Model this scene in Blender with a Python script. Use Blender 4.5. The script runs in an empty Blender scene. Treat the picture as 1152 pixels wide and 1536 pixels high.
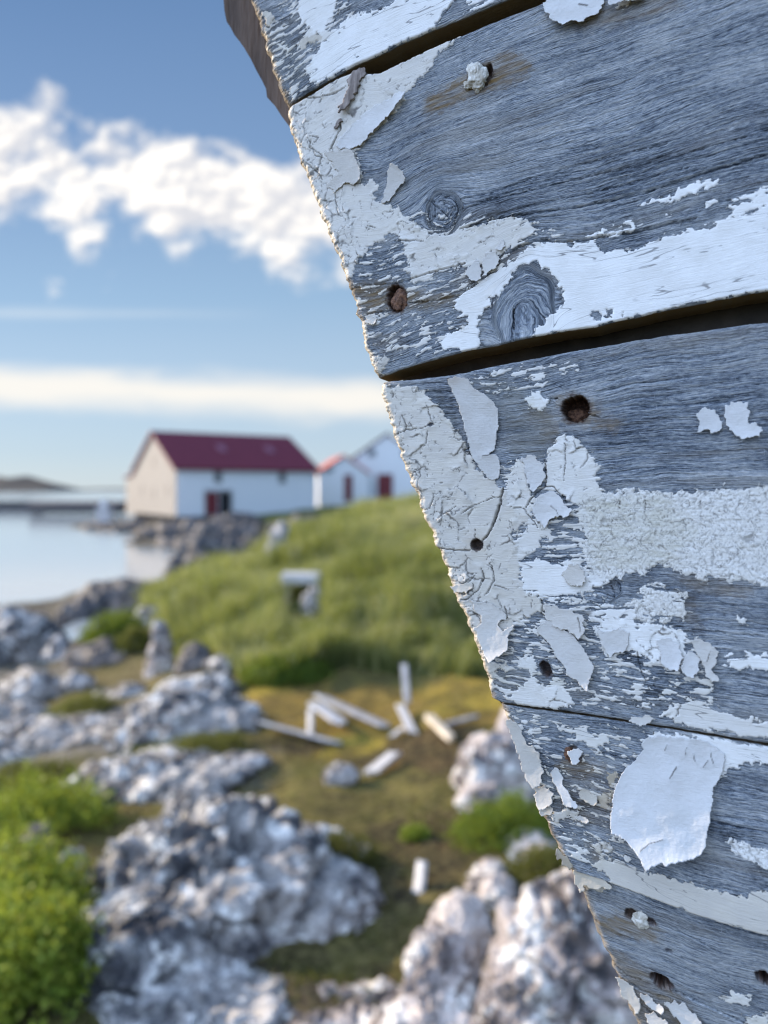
import bpy, math, random
import numpy as np
from math import radians as R, sin, cos, tan, pi

random.seed(7)
SC = bpy.context.scene
COL = SC.collection

# ------------------------------------------------------------------ camera, sky, sun, exposure
F = 1155.0                 # focal length in photo pixels (1152 x 1536)
HORIZON = 735.0            # photo row of the sea horizon
CZ = 2.6                   # eye height over the sea
SUN_AZ, SUN_EL = 66.0, 22.0   # degrees left of the view direction, degrees up

cam_data = bpy.data.cameras.new('camera')
cam = bpy.data.objects.new('camera', cam_data)
COL.objects.link(cam)
cam.location = (0, 0, CZ)
cam.rotation_euler = (R(90), 0, 0)
cam_data.sensor_fit = 'VERTICAL'
cam_data.sensor_height = 24.0
cam_data.lens = 24.0 * F / 1536.0
cam_data.shift_y = -(768 - HORIZON) / 1536.0
cam_data.clip_start = 0.01
cam_data.clip_end = 20000
cam_data.dof.use_dof = True
cam_data.dof.focus_distance = 0.285
cam_data.dof.aperture_fstop = cam_data.lens / 4.0      # a phone's 4 mm wide pupil
SC.camera = cam

SC.view_settings.view_transform = 'Standard'
SC.view_settings.look = 'None'
SC.view_settings.gamma = 1
SC.view_settings.exposure = 0.62
SC.cycles.filter_width = 1.15
SC.cycles.max_bounces = 6
SC.cycles.diffuse_bounces = 3
SC.cycles.use_denoising = True
SC.cycles.sample_clamp_indirect = 6.0


class Nodes:
    """small helper round a node tree"""
    def __init__(self, tree):
        self.t = tree
        tree.nodes.clear()

    def new(self, kind, **kw):
        n = self.t.nodes.new(kind)
        for k, v in kw.items():
            setattr(n, k, v)
        return n

    def put(self, sock, v):
        if isinstance(v, bpy.types.NodeSocket):
            self.t.links.new(v, sock)
        elif isinstance(v, (tuple, list)):
            if sock.type == 'RGBA' and len(v) == 3:
                v = tuple(v) + (1,)
            sock.default_value = v
        else:
            sock.default_value = v

    def m(self, op, a, b=None, c=None, clamp=False):
        n = self.new('ShaderNodeMath', operation=op, use_clamp=clamp)
        for i, v in enumerate((a, b, c)):
            if v is not None:
                self.put(n.inputs[i], v)
        return n.outputs[0]

    def smooth(self, v, lo, hi):
        n = self.new('ShaderNodeMapRange', interpolation_type='SMOOTHSTEP')
        self.put(n.inputs[0], v)
        self.put(n.inputs[1], lo); self.put(n.inputs[2], hi)
        return n.outputs[0]

    def mix(self, f, a, b, blend='MIX'):
        n = self.new('ShaderNodeMix', data_type='RGBA', blend_type=blend)
        self.put(n.inputs[0], f); self.put(n.inputs[6], a); self.put(n.inputs[7], b)
        return n.outputs[2]

    def vec(self, x, y, z=0.0):
        n = self.new('ShaderNodeCombineXYZ')
        for i, v in enumerate((x, y, z)):
            self.put(n.inputs[i], v)
        return n.outputs[0]

    def xyz(self, v):
        n = self.new('ShaderNodeSeparateXYZ')
        self.put(n.inputs[0], v)
        return n.outputs

    def scale(self, v, s):
        n = self.new('ShaderNodeVectorMath', operation='MULTIPLY')
        self.put(n.inputs[0], v); self.put(n.inputs[1], s if isinstance(s, tuple) else (s, s, s))
        return n.outputs[0]

    def noise(self, v, scale=1.0, detail=4.0, rough=0.55, dist=0.0, color=False):
        n = self.new('ShaderNodeTexNoise')
        if v is not None:
            self.put(n.inputs['Vector'], v)
        self.put(n.inputs['Scale'], scale); self.put(n.inputs['Detail'], detail)
        self.put(n.inputs['Roughness'], rough); self.put(n.inputs['Distortion'], dist)
        return n.outputs['Color' if color else 0]

    def voronoi(self, v, scale=1.0, feature='F1', rnd=1.0, out=0):
        n = self.new('ShaderNodeTexVoronoi', feature=feature)
        self.put(n.inputs['Vector'], v); self.put(n.inputs['Scale'], scale)
        self.put(n.inputs['Randomness'], rnd)
        return n.outputs[out]

    def attr(self, name, out='Fac'):
        n = self.new('ShaderNodeAttribute', attribute_name=name)
        return n.outputs[out]

    def ramp(self, f, stops):
        n = self.new('ShaderNodeValToRGB')
        e = n.color_ramp.elements
        while len(e) < len(stops):
            e.new(0.5)
        for el, (p, c) in zip(e, stops):
            el.position = p
            el.color = tuple(c) + (1,)
        self.put(n.inputs[0], f)
        return n.outputs[0]


world = bpy.data.worlds.new('World')
SC.world = world
world.use_nodes = True
w = Nodes(world.node_tree)
sky = w.new('ShaderNodeTexSky', sky_type='NISHITA', sun_disc=False)
sky.sun_elevation = R(SUN_EL)
sky.sun_rotation = R(-SUN_AZ)
sky.altitude = 10
sky.air_density = 1.0
sky.dust_density = 0.6
sky.ozone_density = 2.0
SKY_K = 0.10
dirv = w.new('ShaderNodeTexCoord').outputs['Generated']
dx, dy, dz = w.xyz(dirv)
yy = w.m('MAXIMUM', dy, 0.08)
ta, te = w.m('DIVIDE', dx, yy), w.m('DIVIDE', dz, yy)          # tangents of bearing and height
front = w.smooth(dy, 0.1, 0.3)
# the long cumulus bank
wob = w.noise(w.vec(ta, te, 3.3), 5.0, 3, 0.5)
ec = w.m('ADD', 0.362, w.m('MULTIPLY', w.m('ADD', ta, 0.109), -0.16))
ec = w.m('ADD', ec, w.m('MULTIPLY', w.m('SUBTRACT', wob, 0.5), 0.06))
off = w.m('DIVIDE', w.m('ABSOLUTE', w.m('SUBTRACT', te, ec)), w.m('ADD', 0.088, w.m('MULTIPLY', w.m('MAXIMUM', w.m('SUBTRACT', -0.30, ta), 0.0), 0.16)))
n1 = w.noise(w.vec(ta, w.m('MULTIPLY', te, 1.25), 0.7), 10.5, 7, 0.57, 0.15)
n2 = w.noise(w.vec(w.m('ADD', ta, -0.006), w.m('MULTIPLY', w.m('ADD', te, 0.008), 1.25), 0.7), 10.5, 7, 0.57, 0.15)
den = w.m('ADD', w.m('MULTIPLY', n1, 3.6), w.m('SUBTRACT', -0.79, off))
bank = w.m('MULTIPLY', w.smooth(den, 0.0, 0.72), front)
lit = w.smooth(w.m('SUBTRACT', n1, n2), -0.05, 0.05)
# low sheet over the horizon and a thin streak above it
n3 = w.noise(w.vec(w.m('MULTIPLY', ta, 0.28), te, 1.9), 17.0, 5, 0.5, 0.2)
o3 = w.m('DIVIDE', w.m('ABSOLUTE', w.m('SUBTRACT', te, w.m('SUBTRACT', 0.118, w.m('MULTIPLY', ta, 0.04)))), 0.036)
sheet = w.m('MULTIPLY', w.smooth(w.m('ADD', w.m('MULTIPLY', n3, 1.5), w.m('SUBTRACT', 0.25, o3)), -0.05, 0.95), front)
o4 = w.m('DIVIDE', w.m('ABSOLUTE', w.m('SUBTRACT', te, 0.229)), 0.016)
streak = w.m('MULTIPLY', w.smooth(w.m('ADD', w.m('MULTIPLY', n3, 1.2), w.m('SUBTRACT', 0.2, o4)), 0.0, 1.2), front)
streak = w.m('MULTIPLY', streak, w.smooth(ta, -0.12, -0.35))
# added fill light in the unseen sky left of and behind the camera
nb = w.noise(w.scale(dirv, (1, 1, 2.2)), 2.6, 6, 0.55)
dn = w.new('ShaderNodeVectorMath', operation='DOT_PRODUCT')
w.put(dn.inputs[0], dirv); dn.inputs[1].default_value = (-0.80, -0.44, 0.40)
back = w.m('MULTIPLY', w.smooth(dn.outputs['Value'], 0.12, 0.80), w.smooth(nb, 0.22, 0.55))
back = w.m('MULTIPLY', back, w.m('MULTIPLY', w.smooth(dz, -0.02, 0.05), w.smooth(dy, 0.25, -0.05)))
hz = w.ramp(w.m('DIVIDE', te, 1.25, clamp=True), [(0.0, (.62, .75, .82)), (.04, (.53, .68, .80)), (.13, (.46, .63, .78)), (.20, (.35, .54, .73)), (.335, (.225, .375, .60)), (.51, (.150, .28, .50)), (1.0, (.07, .17, .42))])
hz = w.scale(hz, (6.45, 6.22, 6.3))                                # clear summer-evening blue, paler towards the sea
skyc = w.mix(w.m('MULTIPLY', front, 0.86), w.scale(sky.outputs[0], (0.72, 0.88, 1.1)), hz)
c0 = w.mix(w.m('MULTIPLY', streak, 0.45), skyc, (5.6, 6.0, 6.2))
c1 = w.mix(w.m('MULTIPLY', sheet, 0.9), c0, (6.7, 6.4, 5.9))
c2 = w.mix(bank, c1, w.mix(lit, (5.0, 5.05, 5.35), (7.8, 7.45, 7.0)))
c3 = w.mix(back, c2, (13.6, 17.5, 25.2))
bg = w.new('ShaderNodeBackground')
w.put(bg.inputs[0], c3)
bg.inputs[1].default_value = SKY_K
w.t.links.new(bg.outputs[0], w.new('ShaderNodeOutputWorld').inputs[0])

sun_data = bpy.data.lights.new('sun', 'SUN')
sun_data.energy = 5.0
sun_data.angle = R(0.5)
sun_data.color = (1.0, 0.80, 0.56)
sun = bpy.data.objects.new('sun', sun_data)
COL.objects.link(sun)
sun.location = (-30, 30, 30)
sun.rotation_euler = (R(90 - SUN_EL), 0, R(180 + SUN_AZ))     # shines from left and beyond


# ------------------------------------------------------------------ noise
def _h(ix, iy, iz, seed):
    n = (ix.astype(np.int64) * 374761393 + iy.astype(np.int64) * 668265263 + iz.astype(np.int64) * 2147483647
         + seed * 1274126177) & 0xFFFFFFFF
    n = ((n ^ (n >> 13)) * 1274126177) & 0xFFFFFFFF
    n = ((n ^ (n >> 16)) * 2246822519) & 0xFFFFFFFF
    n = n ^ (n >> 15)
    return (n & 0xFFFFFF).astype(np.float64) / float(0x1000000)


def noise2(x, y, seed=0):
    """gradient noise, about -1..1"""
    x = np.asarray(x, float); y = np.asarray(y, float)
    x, y = np.broadcast_arrays(x, y)
    ix, iy = np.floor(x), np.floor(y)
    fx, fy = x - ix, y - iy
    u, v = fx**3 * (fx * (fx * 6 - 15) + 10), fy**3 * (fy * (fy * 6 - 15) + 10)
    z = np.zeros_like(ix)

    def g(cx, cy):
        a = _h(ix + cx, iy + cy, z, seed) * 2 * pi
        return np.cos(a) * (fx - cx) + np.sin(a) * (fy - cy)
    a = g(0, 0) * (1 - u) + g(1, 0) * u
    b = g(0, 1) * (1 - u) + g(1, 1) * u
    return (a * (1 - v) + b * v) * 1.5


def fbm2(x, y, seed=0, octaves=4, rough=0.5):
    t = 0; a = 1.0; f = 1.0
    for i in range(octaves):
        t = t + a * noise2(np.asarray(x) * f + 13.7 * i, np.asarray(y) * f - 7.1 * i, seed + i)
        a *= rough; f *= 2.0
    return t


def noise3(p, seed=0):
    i = np.floor(p); f = p - i
    u = f * f * (3 - 2 * f)
    t = 0
    for cx in (0, 1):
        for cy in (0, 1):
            for cz in (0, 1):
                wgt = (u[:, 0] if cx else 1 - u[:, 0]) * (u[:, 1] if cy else 1 - u[:, 1]) * (u[:, 2] if cz else 1 - u[:, 2])
                t = t + wgt * _h(i[:, 0] + cx, i[:, 1] + cy, i[:, 2] + cz, seed)
    return t * 2 - 1


def fbm3(p, seed=0, octaves=4, rough=0.5):
    t = 0; a = 1.0; f = 1.0
    for i in range(octaves):
        t = t + a * noise3(p * f + 5.3 * i, seed + i)
        a *= rough; f *= 2.03
    return t


def voronoi2(x, y, seed=0):
    """F1, F2, a random number per cell and the middle of the cell"""
    ix, iy = np.floor(x), np.floor(y)
    z = np.zeros_like(ix)
    f1 = np.full(x.shape, 9.0); f2 = np.full(x.shape, 9.0); idn = np.zeros(x.shape)
    ccx = np.zeros(x.shape); ccy = np.zeros(x.shape)
    for cx in (-1, 0, 1):
        for cy in (-1, 0, 1):
            px = ix + cx + _h(ix + cx, iy + cy, z, seed)
            py = iy + cy + _h(ix + cx, iy + cy, z, seed + 91)
            d = np.hypot(px - x, py - y)
            near = d < f1
            f2 = np.where(near, f1, np.minimum(f2, d))
            idn = np.where(near, _h(ix + cx, iy + cy, z, seed + 17), idn)
            ccx = np.where(near, px, ccx); ccy = np.where(near, py, ccy)
            f1 = np.where(near, d, f1)
    return f1, f2, idn, ccx, ccy


def sstep(x, a, b):
    t = np.clip((x - a) / (b - a), 0, 1)
    return t * t * (3 - 2 * t)


def shards(S, T, cell, seed, pull=0.8):
    """pulls points towards the middle of their cell: outlines break into brittle, angular chips"""
    x = S + 0.35 * cell * noise2(S / cell, T / cell, seed + 5); y = T + 0.35 * cell * noise2(S / cell, T / cell, seed + 6)
    _, _, _, cx, cy = voronoi2(x / cell, y / cell, seed)
    return S + pull * (cx * cell - x), T + pull * (cy * cell - y)


def seg_dist(px, py, poly, closed=False):
    d = np.full(px.shape, 1e9)
    n = len(poly)
    for i in range(n if closed else n - 1):
        ax, ay = poly[i]; bx, by = poly[(i + 1) % n]
        ex, ey = bx - ax, by - ay
        L = ex * ex + ey * ey + 1e-12
        q = np.clip(((px - ax) * ex + (py - ay) * ey) / L, 0, 1)
        d = np.minimum(d, np.hypot(px - ax - q * ex, py - ay - q * ey))
    return d


def inside(px, py, poly):
    r = np.zeros(px.shape, bool)
    n = len(poly)
    for i in range(n):
        ax, ay = poly[i]; bx, by = poly[(i + 1) % n]
        if ay == by:
            continue
        c = ((ay > py) != (by > py)) & (px < (bx - ax) * (py - ay) / (by - ay) + ax)
        r ^= c
    return r


def sdf(px, py, poly, far=4.0):
    """signed distance, positive inside, clamped to -far outside the box"""
    poly = np.asarray(poly, float)
    out = np.full(px.shape, -far)
    lo, hi = poly.min(0) - far, poly.max(0) + far
    k = (px > lo[0]) & (px < hi[0]) & (py > lo[1]) & (py < hi[1])
    if k.any():
        x, y = px[k], py[k]
        d = seg_dist(x, y, poly, True)
        out[k] = np.where(inside(x, y, poly), d, -d)
    return out


# ------------------------------------------------------------------ objects
def tag(o, label=None, cat=None, group=None, kind=None):
    for k, v in (('label', label), ('category', cat), ('group', group), ('kind', kind)):
        if v:
            o[k] = v
    return o


def empty(name, loc, rz=0.0):
    o = bpy.data.objects.new(name, None)
    COL.objects.link(o)
    o.location = loc
    o.rotation_euler = (0, 0, rz)
    o.empty_display_size = 0.1
    return o


def mesh_obj(name, verts, faces, mat, parent=None, smooth=True, attrs=None):
    """verts: n x 3 array; faces: list of index arrays (one array per face size)"""
    me = bpy.data.meshes.new(name)
    verts = np.asarray(verts, np.float32)
    if not isinstance(faces, (list, tuple)) or (len(faces) and not isinstance(faces[0], np.ndarray)):
        me.from_pydata([tuple(map(float, v)) for v in verts], [], [tuple(f) for f in faces])
    else:
        me.vertices.add(len(verts))
        me.vertices.foreach_set('co', verts.ravel())
        tot = sum(f.shape[0] for f in faces)
        loops = np.concatenate([f.ravel() for f in faces]).astype(np.int32)
        sizes = np.concatenate([np.full(f.shape[0], f.shape[1], np.int32) for f in faces])
        starts = np.concatenate([[0], np.cumsum(sizes)[:-1]]).astype(np.int32)
        me.loops.add(len(loops))
        me.loops.foreach_set('vertex_index', loops)
        me.polygons.add(tot)
        me.polygons.foreach_set('loop_start', starts)
    me.update(calc_edges=True)
    if smooth:
        me.polygons.foreach_set('use_smooth', np.ones(len(me.polygons), bool))
    for an, (typ, data) in (attrs or {}).items():
        a = me.attributes.new(an, typ, 'POINT')
        data = np.asarray(data, np.float32)
        if typ == 'FLOAT':
            a.data.foreach_set('value', data.ravel())
        elif typ == 'FLOAT_VECTOR':
            a.data.foreach_set('vector', data.ravel())
        else:
            if data.shape[1] == 3:
                data = np.concatenate([data, np.ones((len(data), 1), np.float32)], 1)
            a.data.foreach_set('color', data.ravel())
    me.materials.append(mat)
    o = bpy.data.objects.new(name, me)
    COL.objects.link(o)
    if parent is not None:
        o.parent = parent
    return o


def grid_faces(rows, cols, base=0):
    i = np.arange(rows - 1)[:, None] * cols + np.arange(cols - 1)[None, :] + base
    return np.stack([i, i + 1, i + cols + 1, i + cols], -1).reshape(-1, 4)


class MB:
    """collects simple solids into one mesh"""
    def __init__(self):
        self.v = []; self.f = []

    def add(self, vs, fs):
        b = len(self.v)
        self.v += [tuple(p) for p in vs]
        self.f += [tuple(i + b for i in f) for f in fs]
        return self

    def box(self, x0, x1, y0, y1, z0, z1):
        vs = [(x, y, z) for z in (z0, z1) for y in (y0, y1) for x in (x0, x1)]
        return self.add(vs, [(0, 2, 3, 1), (4, 5, 7, 6), (0, 1, 5, 4), (2, 6, 7, 3), (0, 4, 6, 2), (1, 3, 7, 5)])

    def prism(self, pts, d):
        """pts: 3-D polygon; d: extrusion vector"""
        n = len(pts)
        vs = [tuple(p) for p in pts] + [tuple(a + b for a, b in zip(p, d)) for p in pts]
        fs = [tuple(range(n))[::-1], tuple(range(n, 2 * n))] + [(i, (i + 1) % n, n + (i + 1) % n, n + i) for i in range(n)]
        return self.add(vs, fs)

    def build(self, name, mat, parent=None, smooth=False):
        return mesh_obj(name, np.array(self.v), self.f, mat, parent, smooth)


def material(name):
    m = bpy.data.materials.new(name)
    m.use_nodes = True
    n = Nodes(m.node_tree)
    p = n.new('ShaderNodeBsdfPrincipled')
    out = n.new('ShaderNodeOutputMaterial')
    m.node_tree.links.new(p.outputs[0], out.inputs[0])
    return m, n, p, out


def set_bump(n, p, height, dist, strength=1.0):
    b = n.new('ShaderNodeBump')
    n.put(b.inputs['Height'], height)
    b.inputs['Distance'].default_value = dist
    b.inputs['Strength'].default_value = strength
    n.put(p.inputs['Normal'], b.outputs[0])


def simple_mat(name, col, col2, scale=4.0, rough=0.7, stretch=(1, 1, 1), bump=0.0, detail=5):
    m, n, p, _ = material(name)
    co = n.scale(n.new('ShaderNodeTexCoord').outputs['Object'], tuple(float(s) for s in stretch))
    f = n.noise(co, scale, detail, 0.6)
    n.put(p.inputs['Base Color'], n.mix(n.smooth(f, 0.3, 0.7), col, col2))
    p.inputs['Roughness'].default_value = rough
    if bump:
        set_bump(n, p, f, bump)
    return m

# ------------------------------------------------------------------ the boat
# Its planking stands on one upright plane that runs away to the left; the camera is 23 cm off it.
K, Z0 = 2.6, 0.30
PH = math.atan(1 / K)
GROUND_AT_BOAT = 1.36


def H(px, py):
    """photo point -> millimetres along (s) and up (t) the planking"""
    px = np.asarray(px, float); py = np.asarray(py, float)
    a = (px - 576) / F
    z = Z0 / (1 + a / K)
    return a * z / cos(PH) * 1000, -(py - HORIZON) / F * z * 1000


def P2(poly):
    s, t = H([p[0] for p in poly], [p[1] for p in poly])
    return np.stack([s, t], 1)


BOAT = empty('wooden_boat', (0.55, -0.14, GROUND_AT_BOAT))
tag(BOAT, 'close weathered grey wooden boat bow with peeling white paint and rusty nail holes', 'boat')
_off = np.array(BOAT.location)


def W(s, t, h):
    """millimetres on the planking -> boat space, metres"""
    s = s / 1000; t = t / 1000; h = h / 1000
    return np.stack([s * cos(PH) - h * sin(PH) - _off[0], Z0 - s * sin(PH) - h * cos(PH) - _off[1], CZ + t - _off[2]], -1)


def painted_wood():
    m, n, p, _ = material('weathered_painted_wood')
    gc = n.attr('gc', 'Vector')
    aux = n.xyz(n.attr('aux', 'Vector')); mx = n.xyz(n.attr('mixc', 'Vector'))
    P = n.attr('pd')
    g1 = n.noise(n.scale(gc, (0.02, 0.55, 1)), 1.0, 5, 0.6)
    g2 = n.noise(n.scale(gc, (0.085, 2.6, 1)), 1.0, 4, 0.65)
    g3 = n.noise(n.scale(gc, (0.035, 0.07, 1)), 1.0, 4, 0.55)
    g4 = n.noise(n.scale(gc, (0.45, 2.0, 1)), 1.0, 5, 0.7)
    f = n.m('ADD', n.m('MULTIPLY', g1, 0.55), n.m('ADD', n.m('MULTIPLY', g2, 1.05), n.m('MULTIPLY', g3, 0.60)))
    f = n.m('ADD', f, n.m('MULTIPLY', n.m('SUBTRACT', g4, 0.5), 1.0))
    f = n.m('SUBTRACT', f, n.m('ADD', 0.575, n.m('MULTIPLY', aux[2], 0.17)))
    wood = n.ramp(f, [(0.20, (0.030, 0.040, 0.058)), (0.38, (0.185, 0.224, 0.280)), (0.54, (0.40, 0.44, 0.485)), (0.78, (0.68, 0.70, 0.71))])
    tan_ = n.noise(n.scale(gc, (0.012, 0.11, 4)), 1.0, 5, 0.6)
    wood = n.mix(n.m('MULTIPLY', n.smooth(tan_, 0.50, 0.70), 0.45), wood, (0.255, 0.235, 0.205))
    resid = n.noise(n.scale(gc, (0.055, 0.75, 2)), 1.0, 6, 0.7)
    zone_ = n.noise(n.scale(gc, (0.016, 0.05, 3)), 1.0, 3, 0.5)
    rs = n.m('MULTIPLY', n.smooth(resid, 0.53, 0.68), n.smooth(zone_, 0.38, 0.62))
    rs = n.m('MULTIPLY', rs, n.m('SUBTRACT', 1.0, aux[2], clamp=True))
    wood = n.mix(n.m('MULTIPLY', rs, 0.6), wood, (0.62, 0.63, 0.62))       # thin worn paint left in the grain
    hair = n.noise(n.scale(gc, (1.5, 0.35, 1)), 1.0, 2, 0.5, 1.5)
    wood = n.mix(n.m('MULTIPLY', n.smooth(hair, 0.69, 0.74), 0.55), wood, (0.55, 0.58, 0.60))       # lifted fibres
    wood = n.mix(n.m('MULTIPLY', mx[0], n.m('ADD', 0.65, g4)), wood, (0.27, 0.175, 0.065))
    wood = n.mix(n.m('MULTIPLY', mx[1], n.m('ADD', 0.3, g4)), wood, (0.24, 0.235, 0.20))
    # paint
    v1 = n.noise(n.scale(gc, (0.9, 0.9, 1)), 1.0, 5, 0.65)
    v2 = n.noise(n.scale(gc, (0.11, 0.16, 1)), 1.0, 4, 0.6)
    white = n.mix(n.smooth(v2, 0.3, 0.7), (0.75, 0.755, 0.745), (0.67, 0.67, 0.65))
    cream = n.mix(n.smooth(v2, 0.3, 0.7), (0.34, 0.30, 0.235), (0.475, 0.43, 0.345))
    paint = n.mix(mx[2], white, cream)
    paint = n.mix(n.m('MULTIPLY', n.smooth(v1, 0.55, 0.8), 0.25), paint, (0.45, 0.41, 0.33))
    paint = n.mix(n.m('MULTIPLY', mx[0], 0.55), paint, (0.42, 0.32, 0.19))
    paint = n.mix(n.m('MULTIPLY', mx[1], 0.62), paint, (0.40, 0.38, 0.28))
    ln1 = n.noise(n.scale(gc, (0.020, 0.17, 5)), 1.0, 2, 0.5); ln2 = n.noise(n.scale(gc, (0.045, 0.42, 6)), 1.0, 2, 0.5); ln3 = n.noise(n.scale(gc, (0.05, 0.12, 7)), 1.0, 3, 0.6)
    e1 = n.smooth(n.m('ABSOLUTE', n.m('SUBTRACT', ln1, 0.5)), 0.0085, 0.002); e2 = n.smooth(n.m('ABSOLUTE', n.m('SUBTRACT', ln2, 0.47)), 0.012, 0.003)
    ln = n.m('MULTIPLY', n.m('ADD', n.m('MULTIPLY', e1, n.smooth(ln3, 0.40, 0.52)), n.m('MULTIPLY', e2, n.smooth(ln3, 0.56, 0.62)), clamp=True), n.attr('lin'))
    paint = n.mix(n.m('MULTIPLY', ln, 0.75), paint, (0.13, 0.13, 0.13))     # hairline cracks along the grain
    paint = n.mix(n.m('MULTIPLY', aux[0], 0.85), paint, (0.085, 0.08, 0.075))
    jag = n.m('MULTIPLY', n.m('SUBTRACT', g4, 0.5), 0.5)
    mask = n.smooth(n.m('ADD', P, jag), -0.05, 0.06)
    col = n.mix(mask, wood, paint)
    rust = n.ramp(v1, [(0.3, (0.018, 0.012, 0.010)), (0.55, (0.085, 0.040, 0.024)), (0.8, (0.22, 0.12, 0.065))])
    col = n.mix(aux[1], col, rust)
    n.put(p.inputs['Base Color'], col)
    n.put(p.inputs['Roughness'], n.m('ADD', 0.78, n.m('MULTIPLY', mask, -0.22)))
    p.inputs['Specular IOR Level'].default_value = 0.3
    hh = n.m('MULTIPLY', n.m('ADD', n.m('ADD', g2, n.m('MULTIPLY', g4, 0.8)), n.m('MULTIPLY', g1, 0.6)), n.m('SUBTRACT', 1.0, n.m('MULTIPLY', mask, 0.90)))
    set_bump(n, p, hh, 0.0016, 1.0)
    return m


def flake_mat():
    m, n, p, out = material('curled_paint_skin')
    gc = n.attr('gc', 'Vector')
    mx = n.xyz(n.attr('mixc', 'Vector'))
    v1 = n.noise(n.scale(gc, (0.9, 0.9, 1)), 1.0, 5, 0.65)
    v2 = n.noise(n.scale(gc, (0.09, 0.12, 1)), 1.0, 4, 0.6)
    v3 = n.noise(n.scale(gc, (0.25, 2.2, 1)), 1.0, 3, 0.6)
    white = n.mix(n.smooth(v2, 0.3, 0.7), (0.66, 0.67, 0.675), (0.58, 0.585, 0.58))
    cream = n.mix(n.smooth(v2, 0.3, 0.7), (0.39, 0.345, 0.265), (0.52, 0.47, 0.38))
    c = n.mix(mx[2], white, cream)
    c = n.mix(n.m('MULTIPLY', n.smooth(v1, 0.56, 0.8), 0.22), c, (0.45, 0.41, 0.33))
    c = n.mix(n.m('MULTIPLY', mx[0], 0.9), c, (0.08, 0.075, 0.07))
    n.put(p.inputs['Base Color'], c)
    p.inputs['Roughness'].default_value = 0.5
    p.inputs['Specular IOR Level'].default_value = 0.3
    set_bump(n, p, n.m('ADD', n.m('MULTIPLY', v1, 0.5), n.m('MULTIPLY', v3, 0.35)), 0.00035, 1.0)
    tr = n.new('ShaderNodeBsdfTranslucent')
    tr.inputs[0].default_value = (0.80, 0.62, 0.40, 1)
    mxs = n.new('ShaderNodeMixShader')
    mxs.inputs[0].default_value = 0.16
    n.t.links.new(p.outputs[0], mxs.inputs[1]); n.t.links.new(tr.outputs[0], mxs.inputs[2])
    n.t.links.new(mxs.outputs[0], out.inputs[0])
    return m


WOOD = painted_wood()
SKIN = flake_mat()
NAIL = simple_mat('rusty_iron', (0.05, 0.022, 0.014), (0.20, 0.10, 0.055), 900, 0.8, bump=0.0006)
PLUG = simple_mat('painted_putty', (0.66, 0.65, 0.60), (0.36, 0.33, 0.27), 420, 0.6, bump=0.0008)
BROWNWOOD = simple_mat('bare_brown_wood', (0.030, 0.019, 0.014), (0.150, 0.105, 0.078), 55, 0.85, (1, 1, 0.14), bump=0.006)
DARKWOOD = simple_mat('dark_backing_wood', (0.03, 0.026, 0.022), (0.075, 0.062, 0.05), 40, 0.9, bump=0.002)
SPLINTER = simple_mat('grey_brown_splinter', (0.10, 0.08, 0.07), (0.33, 0.28, 0.25), 400, 0.85, (1, 1, 0.12), bump=0.0006)

# knots: photo centre, half sizes in photo pixels
KNOTS = [(665, 318, 25, 29, 1.0), (785, 462, 46, 62, 0.38), (900, 886, 30, 20, 0.12)]
KN = []
for (kx, ky, rx, ry, kp) in KNOTS:
    s0, t0 = H(kx, ky)
    KN.append((float(s0), float(t0), float(abs(H(kx + rx, ky)[0] - H(kx - rx, ky)[0])) / 2,
               float(abs(H(kx, ky + ry)[1] - H(kx, ky - ry)[1])) / 2, kp))


def wood_fields(S, T, Tg, seed):
    te = Tg + 1.6 * noise2(S / 45, T / 22, seed) + 0.5 * noise2(S / 14, T / 5, seed + 3)
    kn = np.zeros(S.shape); rad = np.zeros(S.shape); ang = np.zeros(S.shape)
    for (ks, kt, rs, rt, kp) in KN:
        x, y = (S - ks) / rs, (T - kt) / rt
        r = np.hypot(x, y) + 1e-6
        r = r * (1 + 0.13 * noise2(np.cos(np.arctan2(y, x)) * 1.6 + ks, np.sin(np.arctan2(y, x)) * 1.6 + kt, 19))
        te = te - min(1.0, kp * 1.5) * (T - kt) * 0.95 / np.maximum(r, 1.0) ** 2 * np.exp(-np.maximum(r - 1, 0) * 0.35)
        k = kp * sstep(r, 1.10, 0.88)
        kn = np.maximum(kn, k)
        rad = np.where(k > 0, r * 0.5 * (rs + rt), rad)
        ang = np.where(k > 0, np.arctan2(y, x), ang)
    ring = rad + 0.5 * noise2(S / 4, T / 4, 77) + 0.3 * noise2(S / 1.5, T / 1.5, 78)
    te = np.where(kn > 0.02, te * (1 - kn) + (te * 0.45 + ring * 1.25) * kn, te)
    return te, kn, rad, ang


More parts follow.
